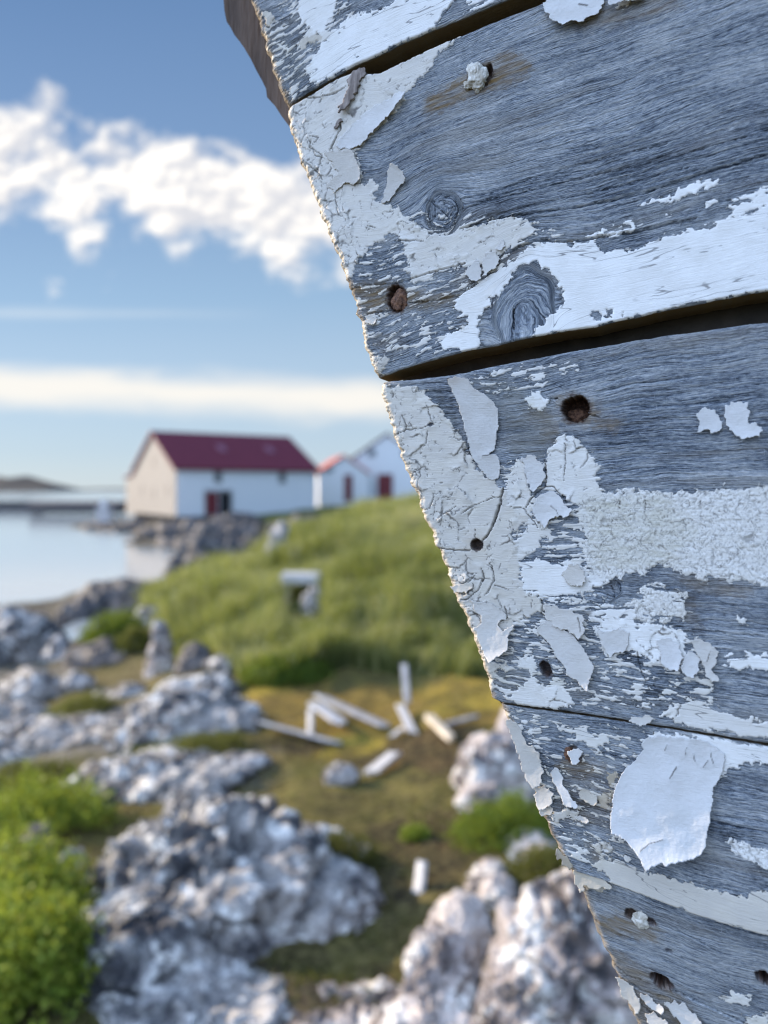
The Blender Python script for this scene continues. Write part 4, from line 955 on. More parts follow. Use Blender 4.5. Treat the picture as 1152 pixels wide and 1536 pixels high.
# ---- skins of paint that have come away from the wood
FL = [
    (plank_d, [(960, 1118), (968, 1108), (985, 1104), (1020, 1106), (1060, 1112), (1088, 1130), (1086, 1150), (1078, 1168), (1070, 1180), (1069, 1200), (1063, 1232), (1058, 1258), (1052, 1270), (1038, 1276), (1020, 1277), (1000, 1281), (994, 1277), (984, 1280), (972, 1284), (965, 1278), (960, 1268), (945, 1255), (930, 1243), (920, 1241), (916, 1222), (919, 1195), (923, 1178), (930, 1163), (942, 1148), (955, 1137), (966, 1124)], (1015, 1112), (1002, 1282), 7.5, 1.55, -0.9, 0.04, 0.45, 0.15, [([(1004, 1166), (1015, 1150)], 0.3), ([(962, 1262), (975, 1254), (995, 1250)], 0.2), ([(1040, 1130), (1043, 1142)], 0.2), ([(1055, 1150), (1062, 1140)], 0.2), ([(1000, 1118), (998, 1126)], 0.2), ([(1030, 1122), (1028, 1132)], 0.2), ([(1066, 1130), (1070, 1145)], 0.25)]),
    (plank_c, [(674, 570), (690, 567), (705, 569), (710, 578), (717, 586), (730, 592), (742, 604), (750, 615), (749, 640), (746, 668), (741, 677), (731, 682), (745, 681), (752, 694), (753, 706), (748, 716), (738, 722), (722, 705), (710, 686), (705, 670), (700, 650), (694, 622), (688, 602), (680, 584)], (738, 712), (684, 570), 2.6, 1.2, 0.5, 0.22, 0.5, 0.5, [([(738, 682), (725, 684)], 0.25)]),
    (plank_c, [(706, 900), (735, 902), (758, 915), (760, 925), (750, 935), (757, 945), (768, 938), (775, 936), (768, 950), (765, 965), (761, 975), (756, 980), (748, 983), (742, 988), (733, 984), (728, 974), (720, 960), (714, 940), (722, 935), (726, 925), (715, 915)], (735, 900), (748, 988), 4.2, 1.8, 0.5, 0.45, 0.6, 0.2, []),
    (plank_c, [(822, 928), (850, 944), (860, 954), (875, 968), (886, 985), (890, 1000), (888, 1015), (885, 1035), (876, 1031), (868, 1020), (850, 1008), (845, 995), (835, 985), (828, 970), (820, 957), (808, 950), (806, 938)], (822, 940), (880, 1033), 2.2, 1.3, 0.5, 0.3, 0.5, 0.2, []),
    (plank_c, [(814, 900), (840, 910), (862, 915), (876, 920), (879, 940), (871, 957), (862, 950), (835, 940), (817, 926)], (818, 905), (876, 940), 1.6, 1.4, 0.5, 0.4, 0.4, 0.1, [([(868, 925), (872, 945)], 0.35)]),
    (plank_c, [(780, 690), (795, 682), (805, 684), (815, 696), (819, 715), (815, 728), (803, 738), (796, 735), (791, 715), (786, 702)], (812, 690), (795, 735), 1.2, 1.3, 0.5, 0.25, 0.4, 0.0, []),
    (plank_c, [(797, 762), (805, 747), (820, 736), (835, 738), (845, 748), (853, 762), (858, 766), (855, 773), (848, 779), (838, 773), (825, 783), (818, 792), (805, 778)], (815, 740), (845, 778), 1.4, 1.4, 0.5, 0.15, 0.4, 0.0, [([(826, 758), (836, 765), (838, 772)], 0.2)]),
    (plank_c, [(1047, 618), (1060, 612), (1068, 615), (1078, 625), (1085, 640), (1078, 648), (1067, 652), (1058, 647), (1046, 650), (1047, 635)], (1075, 620), (1050, 650), 1.0, 1.3, 0.5, 0.02, 0.4, 0.0, []),
    (plank_c, [(1087, 610), (1097, 603), (1120, 605), (1127, 618), (1121, 632), (1140, 640), (1143, 648), (1136, 657), (1110, 661), (1100, 650), (1090, 640), (1084, 625)], (1100, 606), (1120, 660), 1.5, 1.4, 0.5, 0.05, 0.4, 0.0, []),
    (plank_c, [(1023, 987), (1033, 977), (1045, 978), (1050, 990), (1048, 1005), (1036, 1016), (1025, 1009), (1019, 1000)], (1035, 978), (1034, 1015), 1.8, 1.5, 0.5, 0.15, 0.4, 0.0, []),
    (plank_c, [(1035, 960), (1050, 957), (1065, 965), (1080, 978), (1075, 990), (1070, 1005), (1079, 1015), (1065, 1023), (1058, 1010), (1053, 992), (1041, 976)], (1050, 960), (1068, 1020), 1.5, 1.4, 0.5, 0.4, 0.4, 0.0, [([(1065, 975), (1060, 990)], 0.2)]),
    (plank_c, [(985, 960), (1005, 955), (1020, 968), (1022, 985), (1016, 1006), (1003, 1003), (990, 994)], (990, 960), (1018, 1003), 1.6, 1.6, 0.5, 0.1, 0.4, 0.0, []),
    (plank_c, [(893, 945), (912, 945), (928, 940), (945, 948), (946, 965), (935, 978), (915, 984), (905, 970)], (925, 945), (915, 983), 1.3, 1.4, 0.5, 0.25, 0.4, 0.0, []),
    (plank_c, [(848, 846), (868, 847), (878, 860), (880, 872), (866, 880), (852, 876), (844, 864)], (850, 850), (875, 875), 1.0, 1.4, 0.5, 0.5, 0.4, 0.0, []),
    (plank_c, [(938, 1080), (952, 1073), (970, 1070), (985, 1072), (982, 1079), (970, 1084), (960, 1086), (950, 1084)], (965, 1071), (962, 1086), 1.0, 1.2, 0.5, 0.5, 0.4, 0.0, []),
    (plank_c, [(675, 880), (690, 874), (708, 872), (712, 882), (700, 889), (685, 890)], (692, 874), (695, 890), 1.0, 1.3, 0.6, 0.75, 0.5, 0.0, []),
    (plank_b, [(573, 307), (577, 295), (582, 280), (585, 262), (588, 252), (592, 247), (598, 252), (610, 262), (611, 275), (600, 287), (591, 297), (583, 305)], (580, 303), (600, 252), 2.0, 1.4, 0.9, 0.3, 0.5, 0.0, []),
    (plank_b, [(500, 224), (530, 227), (543, 222), (555, 210), (570, 195), (585, 180), (600, 163), (617, 138), (595, 146), (570, 160), (545, 175), (522, 200)], (540, 178), (575, 200), 1.4, 1.2, 0.9, 0.1, 0.5, 0.0, []),
    (plank_b, [(487, 230), (510, 226), (532, 228), (538, 242), (544, 257), (545, 270), (535, 281), (522, 276), (505, 290), (492, 280), (510, 262)], (498, 260), (545, 262), 1.1, 1.4, 0.9, 0.55, 0.5, 0.0, []),
    (plank_b, [(818, 3), (816, 18), (822, 25), (830, 40), (845, 48), (851, 43), (865, 38), (871, 43), (888, 33), (901, 22), (909, 6), (912, -12), (880, -22), (840, -12)], (862, -15), (846, 47), 2.6, 1.5, 0.9, 0.08, 0.5, 0.0, [([(870, 12), (882, 14)], 0.5)]),
    (plank_b, [(922, -20), (916, 8), (911, 25), (919, 22), (934, 13), (955, 8), (970, 0), (985, -14), (1000, -50), (950, -45)], (955, -40), (922, 22), 3.2, 1.4, 0.9, 0.25, 0.5, 0.0, []),
    (plank_b, [(698, 412), (705, 400), (715, 392), (722, 398), (724, 420), (712, 425), (703, 421)], (715, 396), (706, 423), 1.2, 1.4, 0.9, 0.35, 0.4, 0.0, []),
    (plank_b, [(728, 380), (745, 378), (752, 386), (745, 404), (727, 418), (725, 398)], (740, 380), (734, 414), 1.0, 1.4, 0.9, 0.4, 0.4, 0.0, []),
    (plank_b, [(750, 364), (756, 360), (760, 372), (752, 380), (745, 377)], (755, 362), (750, 379), 1.0, 1.4, 0.9, 0.4, 0.4, 0.0, []),
    (plank_b, [(548, 484), (560, 478), (567, 474), (568, 482), (565, 491), (555, 489)], (556, 478), (560, 492), 1.2, 1.4, 0.9, 0.6, 0.4, 0.0, []),
    (plank_d, [(757, 1078), (773, 1085), (781, 1092), (790, 1113), (806, 1126), (815, 1145), (817, 1155), (810, 1177), (800, 1178), (790, 1170), (775, 1128), (764, 1102)], (768, 1085), (807, 1178), 2.2, 1.6, -0.9, 0.6, 0.4, 0.0, []),
    (plank_d, [(799, 1180), (818, 1179), (830, 1188), (829, 1203), (816, 1213), (809, 1211), (802, 1198)], (808, 1180), (822, 1212), 2.4, 1.4, -0.9, 0.6, 0.4, 0.0, []),
    (plank_d, [(806, 1214), (822, 1207), (832, 1213), (826, 1222), (815, 1228), (811, 1225)], (815, 1208), (815, 1228), 1.4, 1.4, -0.9, 0.7, 0.4, 0.0, []),
    (plank_d, [(827, 1157), (834, 1150), (845, 1162), (847, 1176), (858, 1194), (872, 1205), (866, 1209), (848, 1206), (839, 1188), (828, 1172)], (836, 1155), (866, 1208), 2.6, 1.2, -0.9, 0.25, 0.4, 0.0, []),
    (plank_d, [(866, 1182), (880, 1187), (899, 1195), (894, 1205), (878, 1203), (869, 1195)], (880, 1187), (885, 1205), 1.2, 1.3, -0.9, 0.8, 0.4, 0.0, []),
    (plank_d, [(853, 1127), (864, 1120), (880, 1126), (872, 1133), (868, 1143), (860, 1146), (854, 1138)], (870, 1124), (861, 1145), 1.2, 1.3, -0.2, 0.2, 0.4, 0.0, []),
    (plank_d, [(861, 1229), (872, 1223), (886, 1227), (886, 1234), (875, 1234)], (870, 1224), (880, 1235), 1.0, 1.3, -0.9, 0.5, 0.4, 0.0, []),
    (plank_e, [(857, 1309), (870, 1304), (900, 1319), (918, 1331), (913, 1336), (890, 1334), (875, 1328), (879, 1340), (869, 1338), (861, 1322)], (885, 1316), (884, 1338), 2.2, 1.2, -2.0, 1.0, 0.6, 0.0, []),  # warm tone paints sunlight onto this flake
    (plank_e, [(832, 1270), (842, 1276), (852, 1290), (860, 1300), (854, 1308), (846, 1298), (838, 1287)], (850, 1288), (842, 1290), 1.2, 1.2, -0.9, 1.0, 0.5, 0.0, []),
    (plank_e, [(922, 1470), (934, 1474), (948, 1484), (957, 1500), (960, 1522), (952, 1518), (942, 1506), (932, 1500)], (935, 1476), (955, 1520), 1.8, 1.3, -2.6, 0.7, 0.5, 0.0, []),
    (plank_e, [(958, 1492), (978, 1502), (996, 1514), (991, 1521), (972, 1514), (960, 1506)], (972, 1500), (985, 1521), 2.0, 1.3, -2.6, 0.5, 0.5, 0.0, []),
    (plank_e, [(996, 1509), (1012, 1508), (1028, 1512), (1048, 1530), (1062, 1546), (1040, 1548), (1010, 1530)], (1020, 1510), (1030, 1548), 2.0, 1.3, -2.6, 0.4, 0.5, 0.0, []),
    (plank_e, [(964, 1522), (980, 1524), (1000, 1535), (1012, 1552), (985, 1550), (970, 1538)], (982, 1524), (992, 1552), 2.2, 1.3, -2.6, 0.5, 0.5, 0.0, []),
]
for i, (par, poly, a, b, lift_, pw, h0_, tone_, base_, cup_, slits_) in enumerate(FL):
    flake(par, poly, a, b, lift_, pw, h0_, tone_, base_, cup_, seed=i + 1, slits=slits_, curl={0: 2.4, 2: 2.2}.get(i), fray=0.4 if i in (0, 1) else 0.75)

flake(plank_b, [(532, 108), (545, 104), (556, 108), (548, 118), (540, 124), (541, 138), (532, 154), (522, 168), (514, 177), (513, 166), (520, 150), (527, 132), (522, 124)], (545, 110), (518, 165), 1.6, 0.5, 0.9, 0.5, 0.5, -6.0, seed=61, mat=SPLINTER, name='wood_splinter', thick=0.9)
flake(plank_b, [(508, 182), (513, 181), (512, 192), (509, 202), (505, 196)], (510, 184), (508, 200), 0.8, 0.6, 0.9, 0.5, 0.5, 0.0, seed=62, mat=SPLINTER, name='wood_splinter', thick=0.6)
lump(plank_b, 717, 117, 15, 19, 2.6, PLUG, 'painted_nail', 1.4, 3, 0.35)
lump(plank_b, 702, 131, 5, 6, 1.2, PLUG, 'putty_crumb', 1.2, 5, 0.35)
lump(plank_b, 599, 451, 12, 17, 2.0, NAIL, 'nail', -1.0, 7, 0.25)
lump(plank_c, 862, 622, 16, 11, 1.6, NAIL, 'nail', -8.2, 9, 0.25)
lump(plank_d, 852, 1132, 7, 11, 1.0, NAIL, 'nail', -1.3, 11, 0.25)
lump(plank_e, 960, 1385, 12, 12, 0.7, PLUG, 'painted_nail', -2.5, 13, 0.4)

# stem behind the plank ends, added light-blocking backing, and the planking that runs on below the picture
def P2h(poly, h):
    """as P2, for the parallel plane h mm off the planking"""
    out = []
    for px, py in poly:
        a = (px - 576) / F
        z = (Z0 - h / 1000 / cos(PH)) / (1 + a / K)
        out.append(((a * z + h / 1000 * sin(PH)) / cos(PH) * 1000, -(py - HORIZON) / F * z * 1000))
    return np.array(out)


def slab(name, px_pts, h1, h2, mat, extra=None):
    q = P2h(px_pts, h1)
    if extra is not None:
        q = np.concatenate([q, np.array(extra, float)])
    # resample so that the worn edge can wander
    rs = []
    for i in range(len(q)):
        a, b = q[i], q[(i + 1) % len(q)]
        k = min(60, max(1, int(np.hypot(*(b - a)) / 3)))
        rs += [a + (b - a) * j / k for j in range(k)]
    q = np.array(rs)
    q = q + np.stack([0.5 * fbm2(q[:, 0] / 8, q[:, 1] / 8, 5), 0.5 * fbm2(q[:, 0] / 8, q[:, 1] / 8, 6)], 1)
    n = len(q)
    v = np.concatenate([W(q[:, 0], q[:, 1], np.full(n, float(h1))), W(q[:, 0], q[:, 1], np.full(n, float(h2)))])
    f = [tuple(range(n)), tuple(range(2 * n - 1, n - 1, -1))] + [(i + n, (i + 1) % n + n, (i + 1) % n, i) for i in range(n)]
    return mesh_obj(name, v, f, mat, BOAT, False)


slab('stem_post', [(262, -230), (305, -95), (335, 0), (336, 16), (340, 33), (352, 52), (366, 72), (376, 90), (385, 105), (392, 122), (399, 133), (401, 146), (412, 160), (422, 174), (434, 188), (446, 200), (560, 200), (560, -230)], -16.5, -52, BROWNWOOD)
slab('light_block_backing', [(450, -200), (470, 150), (520, 330), (600, 560), (625, 640), (690, 800), (780, 1030), (860, 1220), (905, 1340), (960, 1450), (1010, 1560), (1060, 1700), (1300, 1760), (1300, -200)], -19.5, -60, DARKWOOD)  # unseen slab added to keep sunlight out of the plank gaps

LOWWOOD = simple_mat('lower_grey_planking', (0.13, 0.16, 0.21), (0.46, 0.46, 0.45), 3.0, 0.75, (1, 1, 9), bump=0.004)
t_top = float(P2([(1000, 1672)])[0][1])
for k in range(8):
    t1 = t_top - k * 122.0; t0 = t1 - 119.0
    mb = MB()
    sa = 112 + k * 52.0
    pts = [(sa, t1), (1500, t1), (1500, t0), (sa + 50, t0)]
    vs = [tuple(W(np.array(s_), np.array(t_), np.array(-2.6))) for s_, t_ in pts]
    d = tuple(np.array(W(np.array(0.0), np.array(0.0), np.array(-18.0))) - np.array(W(np.array(0.0), np.array(0.0), np.array(-2.6))))
    mb.prism(vs, d)
    mb.build('plank', LOWWOOD, BOAT)

# ------------------------------------------------------------------ the shore: height of the ground
CTRL = np.array([  # bearing X/Y, distance, height over the sea
    (-.50, 1.2, 1.30), (-.50, 1.9, 1.36), (-.50, 2.6, 1.30), (-.50, 3.6, 1.15), (-.50, 5.0, 0.95), (-.50, 7.0, 0.72), (-.50, 10, 0.52), (-.50, 13, 0.42), (-.50, 15.5, 0.22), (-.50, 17.5, -0.06), (-.50, 20, -0.5), (-.50, 28, -1.0), (-.50, 45, -1.2), (-.50, 60, -1.2),
    (-.35, 1.2, 1.30), (-.35, 1.9, 1.36), (-.35, 2.6, 1.32), (-.35, 3.6, 1.22), (-.35, 5.0, 1.05), (-.35, 7.0, 0.82), (-.35, 10, 0.60), (-.35, 13, 0.50), (-.35, 16, 0.36), (-.35, 19, 0.05), (-.35, 22, -0.4), (-.35, 30, -0.9), (-.35, 44, -0.8), (-.35, 52, 0.1), (-.35, 60, 0.2),
    (-.27, 3.0, 1.28), (-.27, 5.0, 1.18), (-.27, 7.5, 1.02), (-.27, 10, 0.85), (-.27, 13, 0.70), (-.27, 16, 0.55), (-.27, 19, 0.35), (-.27, 21.5, 0.02), (-.27, 25, -0.5), (-.27, 31, -0.4), (-.27, 36, 0.15), (-.27, 42, 0.55), (-.27, 50, 0.9),
    (-.20, 4.0, 1.28), (-.20, 6.0, 1.26), (-.20, 9, 1.12), (-.20, 13, 1.02), (-.20, 17, 0.95), (-.20, 21, 0.75), (-.20, 25, 0.45), (-.20, 31, 0.50), (-.20, 38, 0.8), (-.20, 46, 1.1),
    (-.10, 1.2, 1.33), (-.10, 2.0, 1.33), (-.10, 3.0, 1.32), (-.10, 4.2, 1.30), (-.10, 5.6, 1.30), (-.10, 7.5, 1.42), (-.10, 10, 1.40), (-.10, 13, 1.42), (-.10, 17, 1.45), (-.10, 22, 1.35), (-.10, 28, 1.15), (-.10, 36, 1.1), (-.10, 50, 1.3),
    (0, 1.2, 1.33), (0, 2.0, 1.33), (0, 3.0, 1.32), (0, 4.2, 1.30), (0, 5.6, 1.30), (0, 7.5, 1.42), (0, 10, 1.52), (0, 13, 1.68), (0, 17, 1.85), (0, 22, 1.95), (0, 28, 1.80), (0, 36, 1.5), (0, 50, 1.5),
    (.10, 1.2, 1.35), (.10, 2.0, 1.36), (.10, 3.0, 1.36), (.10, 4.2, 1.34), (.10, 5.6, 1.36), (.10, 7.5, 1.52), (.10, 10, 1.70), (.10, 13, 1.92), (.10, 17, 2.15), (.10, 22, 2.25), (.10, 28, 2.1), (.10, 36, 1.8), (.10, 50, 1.6),
    (.3, 1.2, 1.36), (.3, 2.5, 1.38), (.3, 5, 1.42), (.3, 9, 1.7), (.3, 15, 2.1), (.3, 22, 2.4), (.3, 36, 2.3), (.3, 60, 2.0),
    (.7, 1.2, 1.36), (.7, 3, 1.42), (.7, 9, 1.8), (.7, 20, 2.4), (.7, 60, 2.6), (-.9, 1.5, 1.28), (-.9, 4, 1.0), (-.9, 8, .5), (-.9, 13, 0.1), (-.9, 20, -0.9), (-.9, 60, -1.2),
])


def zf(X, Y):
    """height of the ground, smooth part"""
    X = np.asarray(X, float); Y = np.asarray(Y, float)
    sh = np.broadcast(X, Y).shape
    X, Y = np.broadcast_to(X, sh).ravel(), np.broadcast_to(Y, sh).ravel()
    Yc = np.clip(Y, 0.9, 62)
    a = np.clip(X / Yc, -0.9, 0.7)
    q = np.log(Yc)
    num = np.zeros(a.shape); den = np.zeros(a.shape)
    for ca, cy, cz in CTRL:
        d = ((a - ca) / 0.085) ** 2 + ((q - math.log(cy)) / 0.17) ** 2
        wt = 1 / (d * d + 0.12)
        num += wt * cz; den += wt
    return (num / den).reshape(sh)


def gz(X, Y):
    """height of the ground with its hummocks"""
    X = np.asarray(X, float); Y = np.asarray(Y, float)
    r = np.hypot(X, Y)
    z = zf(X, Y) + np.minimum(0.012 * r, 0.12) * noise2(X / 1.1, Y / 1.1, 301) + np.minimum(0.008 * r, 0.14) * noise2(X / 2.6, Y / 2.6, 304) + 0.030 * noise2(X / 0.35, Y / 0.35, 302) * np.minimum(1, 6 / (r + .1)) + 0.012 * noise2(X / 0.11, Y / 0.11, 303) * np.minimum(1, 3 / (r + .1))
    for (bx, by, rx, ry, hh) in BUMPS:
        z = z + hh * np.exp(-((X - bx) / rx) ** 2 - ((Y - by) / ry) ** 2)
    return z


BUMPS = []
_Y = np.geomspace(1.0, 80, 900)


def at(px, py, fn=None):
    """where the line of sight through a photo point meets the ground"""
    a, b = (px - 576) / F, (py - HORIZON) / F
    zg = (fn or zf)(a * _Y, _Y)
    k = np.nonzero(CZ - b * _Y <= zg)[0]
    Y = _Y[k[0]] if len(k) else _Y[-1]
    return float(a * Y), float(Y), float(zg[k[0]] if len(k) else zg[-1])


# the grassy hummock and smaller swells
x, y, z = at(545, 1000)
BUMPS += [(x, y + 0.75, 1.0, 0.6, 0.13), (x + 0.9, y + 0.9, 0.9, 0.6, 0.12)]
x, y, z = at(810, 1330); BUMPS.append((x, y, 0.3, 0.3, 0.05))
x, y, z = at(95, 950); POOL = (x, y, z)
BUMPS.append((x, y, 0.55, 2.6, -0.16))


def zone(col, X, Y, px, py, rx, ry, c, amt=1.0, seed=0):
    """blend a ground colour over an oval patch (sizes in photo pixels, laid on the ground)"""
    x0, y0, z0 = at(px, py)
    wx = rx * y0 / F; wy = max(ry * y0 * y0 / (F * (CZ - z0)), 0.03)
    d = np.hypot((X - x0) / wx, (Y - y0) / wy) + 0.45 * fbm2(X / wx * 1.3 + seed, Y / wx * 0.9, 400 + seed, 4, 0.6)
    k = (amt * sstep(d, 1.15, 0.75))[:, None]
    return col * (1 - k) + np.array(c) * k


OLIVE = (0.140, 0.125, 0.036); BROWN = (0.075, 0.048, 0.024); PEAT = (0.030, 0.022, 0.016); ORANGE = (0.27, 0.185, 0.04)
YELLOW = (0.40, 0.31, 0.045); GREEN = (0.080, 0.115, 0.024); STONE = (0.27, 0.26, 0.26); SHORE = (0.11, 0.105, 0.10)

# one sheet of ground, finer where it is seen
fine = np.arange(-44, 38, 0.13)
coarse = np.concatenate([np.arange(38, 60, 1.0), np.arange(60, 300, 4.0), np.arange(300, 316, 1.0)])
ang = np.radians(np.concatenate([fine, coarse])); nA = len(ang)
rad_ = np.concatenate([[0.05, 0.3, 0.6, 0.8], np.geomspace(0.95, 62, 470)])
AA, RR = np.meshgrid(ang, rad_)
GX, GY = (RR * np.sin(AA)).ravel(), (RR * np.cos(AA)).ravel()
GZ = np.where(GY > 0.5, gz(GX, np.maximum(GY, 0.5)), 1.33 + 0.04 * noise2(GX / 1.1, GY / 1.1, 301))
blend = sstep(GY, 0.5, 1.1)
GZ = GZ * blend + 1.33 * (1 - blend)
col = np.tile(np.array(OLIVE), (len(GX), 1))
n_ = fbm2(GX / 0.5, GY / 0.5, 410, 4, 0.6)[:, None]
col = np.where(n_ > 0.25, col * 0.6 + 0.4 * np.array(BROWN), col)
s_ = sstep(GZ, 0.85, 0.45)[:, None] * (sstep(GY, 4.5, 7.0))[:, None]
col = col * (1 - s_) + np.array(SHORE) * s_
far = sstep(GX / np.maximum(GY, 1) + 0.27 - 0.02 * (GY > 20), -0.03, 0.04)[:, None] * sstep(GY, 6.2, 7.5)[:, None] * sstep(GZ, 0.55, 0.9)[:, None]
col = col * (1 - far) + np.array(GREEN) * far
for zz in [(560, 1075, 260, 55, ORANGE, .9), (420, 1040, 90, 25, ORANGE, .8), (545, 1108, 70, 16, YELLOW, .9), (700, 1045, 90, 30, YELLOW, .6), (400, 1030, 40, 12, YELLOW, .7),
           (440, 1110, 70, 16, PEAT, .9), (640, 1120, 90, 28, BROWN, .95), (520, 1200, 190, 50, OLIVE, .9), (620, 1280, 90, 60, PEAT, .8), (660, 1245, 60, 30, BROWN, .8), (480, 1265, 110, 22, PEAT, .6), (560, 1400, 60, 70, OLIVE, .8), (580, 1470, 40, 20, BROWN, .7),
           (270, 1110, 110, 30, (0.10, 0.085, 0.03), .9), (110, 1065, 60, 22, (0.20, 0.16, 0.04), .85), (230, 1060, 60, 20, (.16, .12, .035), .7), (60, 1210, 120, 40, PEAT, .6), (300, 1480, 160, 40, (0.06, 0.045, 0.035), .9), (480, 1510, 130, 40, (0.075, 0.055, 0.042), .9),
           (100, 1120, 150, 60, STONE, .75), (300, 1150, 120, 40, (.16, .15, .13), .6), (60, 1010, 90, 40, STONE, .6), (220, 1010, 90, 25, (.17, .14, .07), .8), (190, 1090, 50, 30, STONE, .6)]:
    col = zone(col, GX, GY, *zz[:4], zz[4], zz[5], seed=int(zz[0]))
R_, C_ = RR.shape
f_ = grid_faces(R_, C_)
i_ = np.arange(R_ - 1) * C_
f_ = np.concatenate([f_, np.stack([i_ + C_ - 1, i_, i_ + C_, i_ + 2 * C_ - 1], -1)])
# beyond the fan the land falls away under the water, to the horizon
rim = np.arange(C_) + (R_ - 1) * C_
pts = np.stack([GX, GY, GZ], -1)
ring = pts[rim].copy(); ring[:, :2] *= 1.6; ring[:, 2] = np.minimum(ring[:, 2], 1.0) - 2.0
ring2 = pts[rim].copy(); ring2[:, :2] *= 160; ring2[:, 2] = -40
nP = len(pts)
pts = np.concatenate([pts, ring, ring2]); col = np.concatenate([col, np.tile(SHORE, (2 * C_, 1))])
a_ = rim; b_ = np.roll(rim, -1); a1 = nP + np.arange(C_); b1 = np.roll(a1, -1)
f_ = np.concatenate([f_, np.stack([a_, b_, b1, a1], -1), np.stack([a1, b1, b1 + C_, a1 + C_], -1)])

gm, gn, gp, _ = material('tundra_ground')
co = gn.new('ShaderNodeTexCoord').outputs['Object']
cvec = gn.attr('gcol', 'Color')
q1 = gn.noise(co, 5.0, 6, 0.65); q2 = gn.noise(co, 38.0, 5, 0.65)
cc = gn.mix(gn.smooth(q1, 0.38, 0.62), gn.mix(0.62, cvec, (0.03, 0.024, 0.015)), cvec)
cc = gn.mix(gn.smooth(q2, 0.42, 0.72), cc, gn.mix(0.5, cc, (0.27, 0.23, 0.10)), 'MIX')
cc = gn.mix(gn.smooth(q2, 0.5, 0.3), cc, gn.mix(0.6, cc, (0.015, 0.012, 0.008)))
gn.put(gp.inputs['Base Color'], cc)
gp.inputs['Roughness'].default_value = 0.95
gp.inputs['Specular IOR Level'].default_value = 0.15
set_bump(gn, gp, gn.m('ADD', gn.m('MULTIPLY', q1, 1.0), gn.m('MULTIPLY', q2, 0.5)), 0.05, 1.0)
ground = mesh_obj('ground', pts, [f_[:, ::-1].copy()], gm, None, True, {'gcol': ('FLOAT_COLOR', col)})
tag(ground, kind='structure')

# the sea
wm, wn, wp, _ = material('calm_sea')
wco = wn.new('ShaderNodeTexCoord').outputs['Object']
wv = wn.noise(wn.scale(wco, (0.7, 1.6, 1)), 1.0, 4, 0.6)
wp.inputs['Base Color'].default_value = (0.34, 0.40, 0.43, 1)
wp.inputs['Roughness'].default_value = 0.10
wp.inputs['IOR'].default_value = 1.6
wp.inputs['Specular IOR Level'].default_value = 0.9
set_bump(wn, wp, wv, 0.03, 0.2)
mb = MB()
sea = mesh_obj('water', np.array([(-9000, -9000, 0), (9000, -9000, 0), (9000, 9000, 0), (-9000, 9000, 0)], float), [(0, 1, 2, 3)], wm, None, False)
tag(sea, kind='structure')
# a tide pool in the cleft of the shore rocks
pl = []
for k in range(28):
    t = 2 * pi * k / 28
    pl.append((POOL[0] + (0.26 + 0.10 * sin(3 * t + 1)) * cos(t), POOL[1] + (2.1 + 0.4 * sin(2 * t)) * sin(t), POOL[2] - 0.03))
pool = mesh_obj('water', np.array(pl), [tuple(range(28))], wm, None, False)
tag(pool, kind='structure')


# ------------------------------------------------------------------ rocks
def rock_mat(name, dark, mid, light, pink, lich=0.5, fine=1.0, black=0.0):
    m, n, p, _ = material(name)
    co = n.new('ShaderNodeTexCoord').outputs['Object']
    a = n.noise(co, 6.0 * fine, 6, 0.68); b = n.noise(co, 17.0 * fine, 5, 0.68); c = n.noise(co, 3.2 * fine, 3, 0.5); d = n.noise(co, 60.0 * fine, 4, 0.7)
    base = n.ramp(a, [(0.40, dark), (0.52, mid), (0.66, light)])
    base = n.mix(n.m('MULTIPLY', n.smooth(c, 0.45, 0.65), 0.8), base, pink)
    base = n.mix(n.m('MULTIPLY', n.smooth(b, 0.53, 0.60), lich), base, (0.80, 0.785, 0.74))          # pale crust lichen
    base = n.mix(n.m('MULTIPLY', n.smooth(n.m('ADD', b, n.m('MULTIPLY', a, 0.6)), 0.80 - black, 0.70 - black), 0.92), base, (0.040, 0.040, 0.046))   # black lichen
    base = n.mix(n.m('MULTIPLY', n.smooth(d, 0.44, 0.34), 0.6), base, (0.06, 0.055, 0.055))
    n.put(p.inputs['Base Color'], base)
    p.inputs['Roughness'].default_value = 0.62
    p.inputs['Specular IOR Level'].default_value = 0.5
    set_bump(n, p, n.m('ADD', n.m('ADD', n.m('MULTIPLY', a, 0.8), n.m('MULTIPLY', b, 0.6)), n.m('MULTIPLY', d, 0.2)), 0.07, 1.0)
    return m


ROCK = rock_mat('lichen_granite', (0.06, 0.060, 0.060), (0.26, 0.255, 0.25), (0.60, 0.59, 0.57), (0.36, 0.33, 0.30), 0.95, 0.7, 0.02)
PINK = rock_mat('pink_granite', (0.12, 0.10, 0.095), (0.42, 0.37, 0.35), (0.72, 0.67, 0.63), (0.62, 0.54, 0.48), 0.85, 0.7, 0.06)
GREYR = rock_mat('shore_rock', (0.045, 0.047, 0.053), (0.065, 0.064, 0.066), (0.14, 0.13, 0.125), (0.12, 0.095, 0.08), 0.12, 0.4)
WHITER = rock_mat('pale_stone', (0.25, 0.25, 0.26), (0.48, 0.47, 0.47), (0.64, 0.63, 0.62), (0.50, 0.46, 0.44), 0.5)


def ico(sub):
    import bmesh
    bm = bmesh.new(); bmesh.ops.create_icosphere(bm, subdivisions=sub, radius=1)
    v = np.array([x.co[:] for x in bm.verts]); f = np.array([[x.index for x in q.verts] for q in bm.faces]); bm.free()
    return v, f


ICO = {}


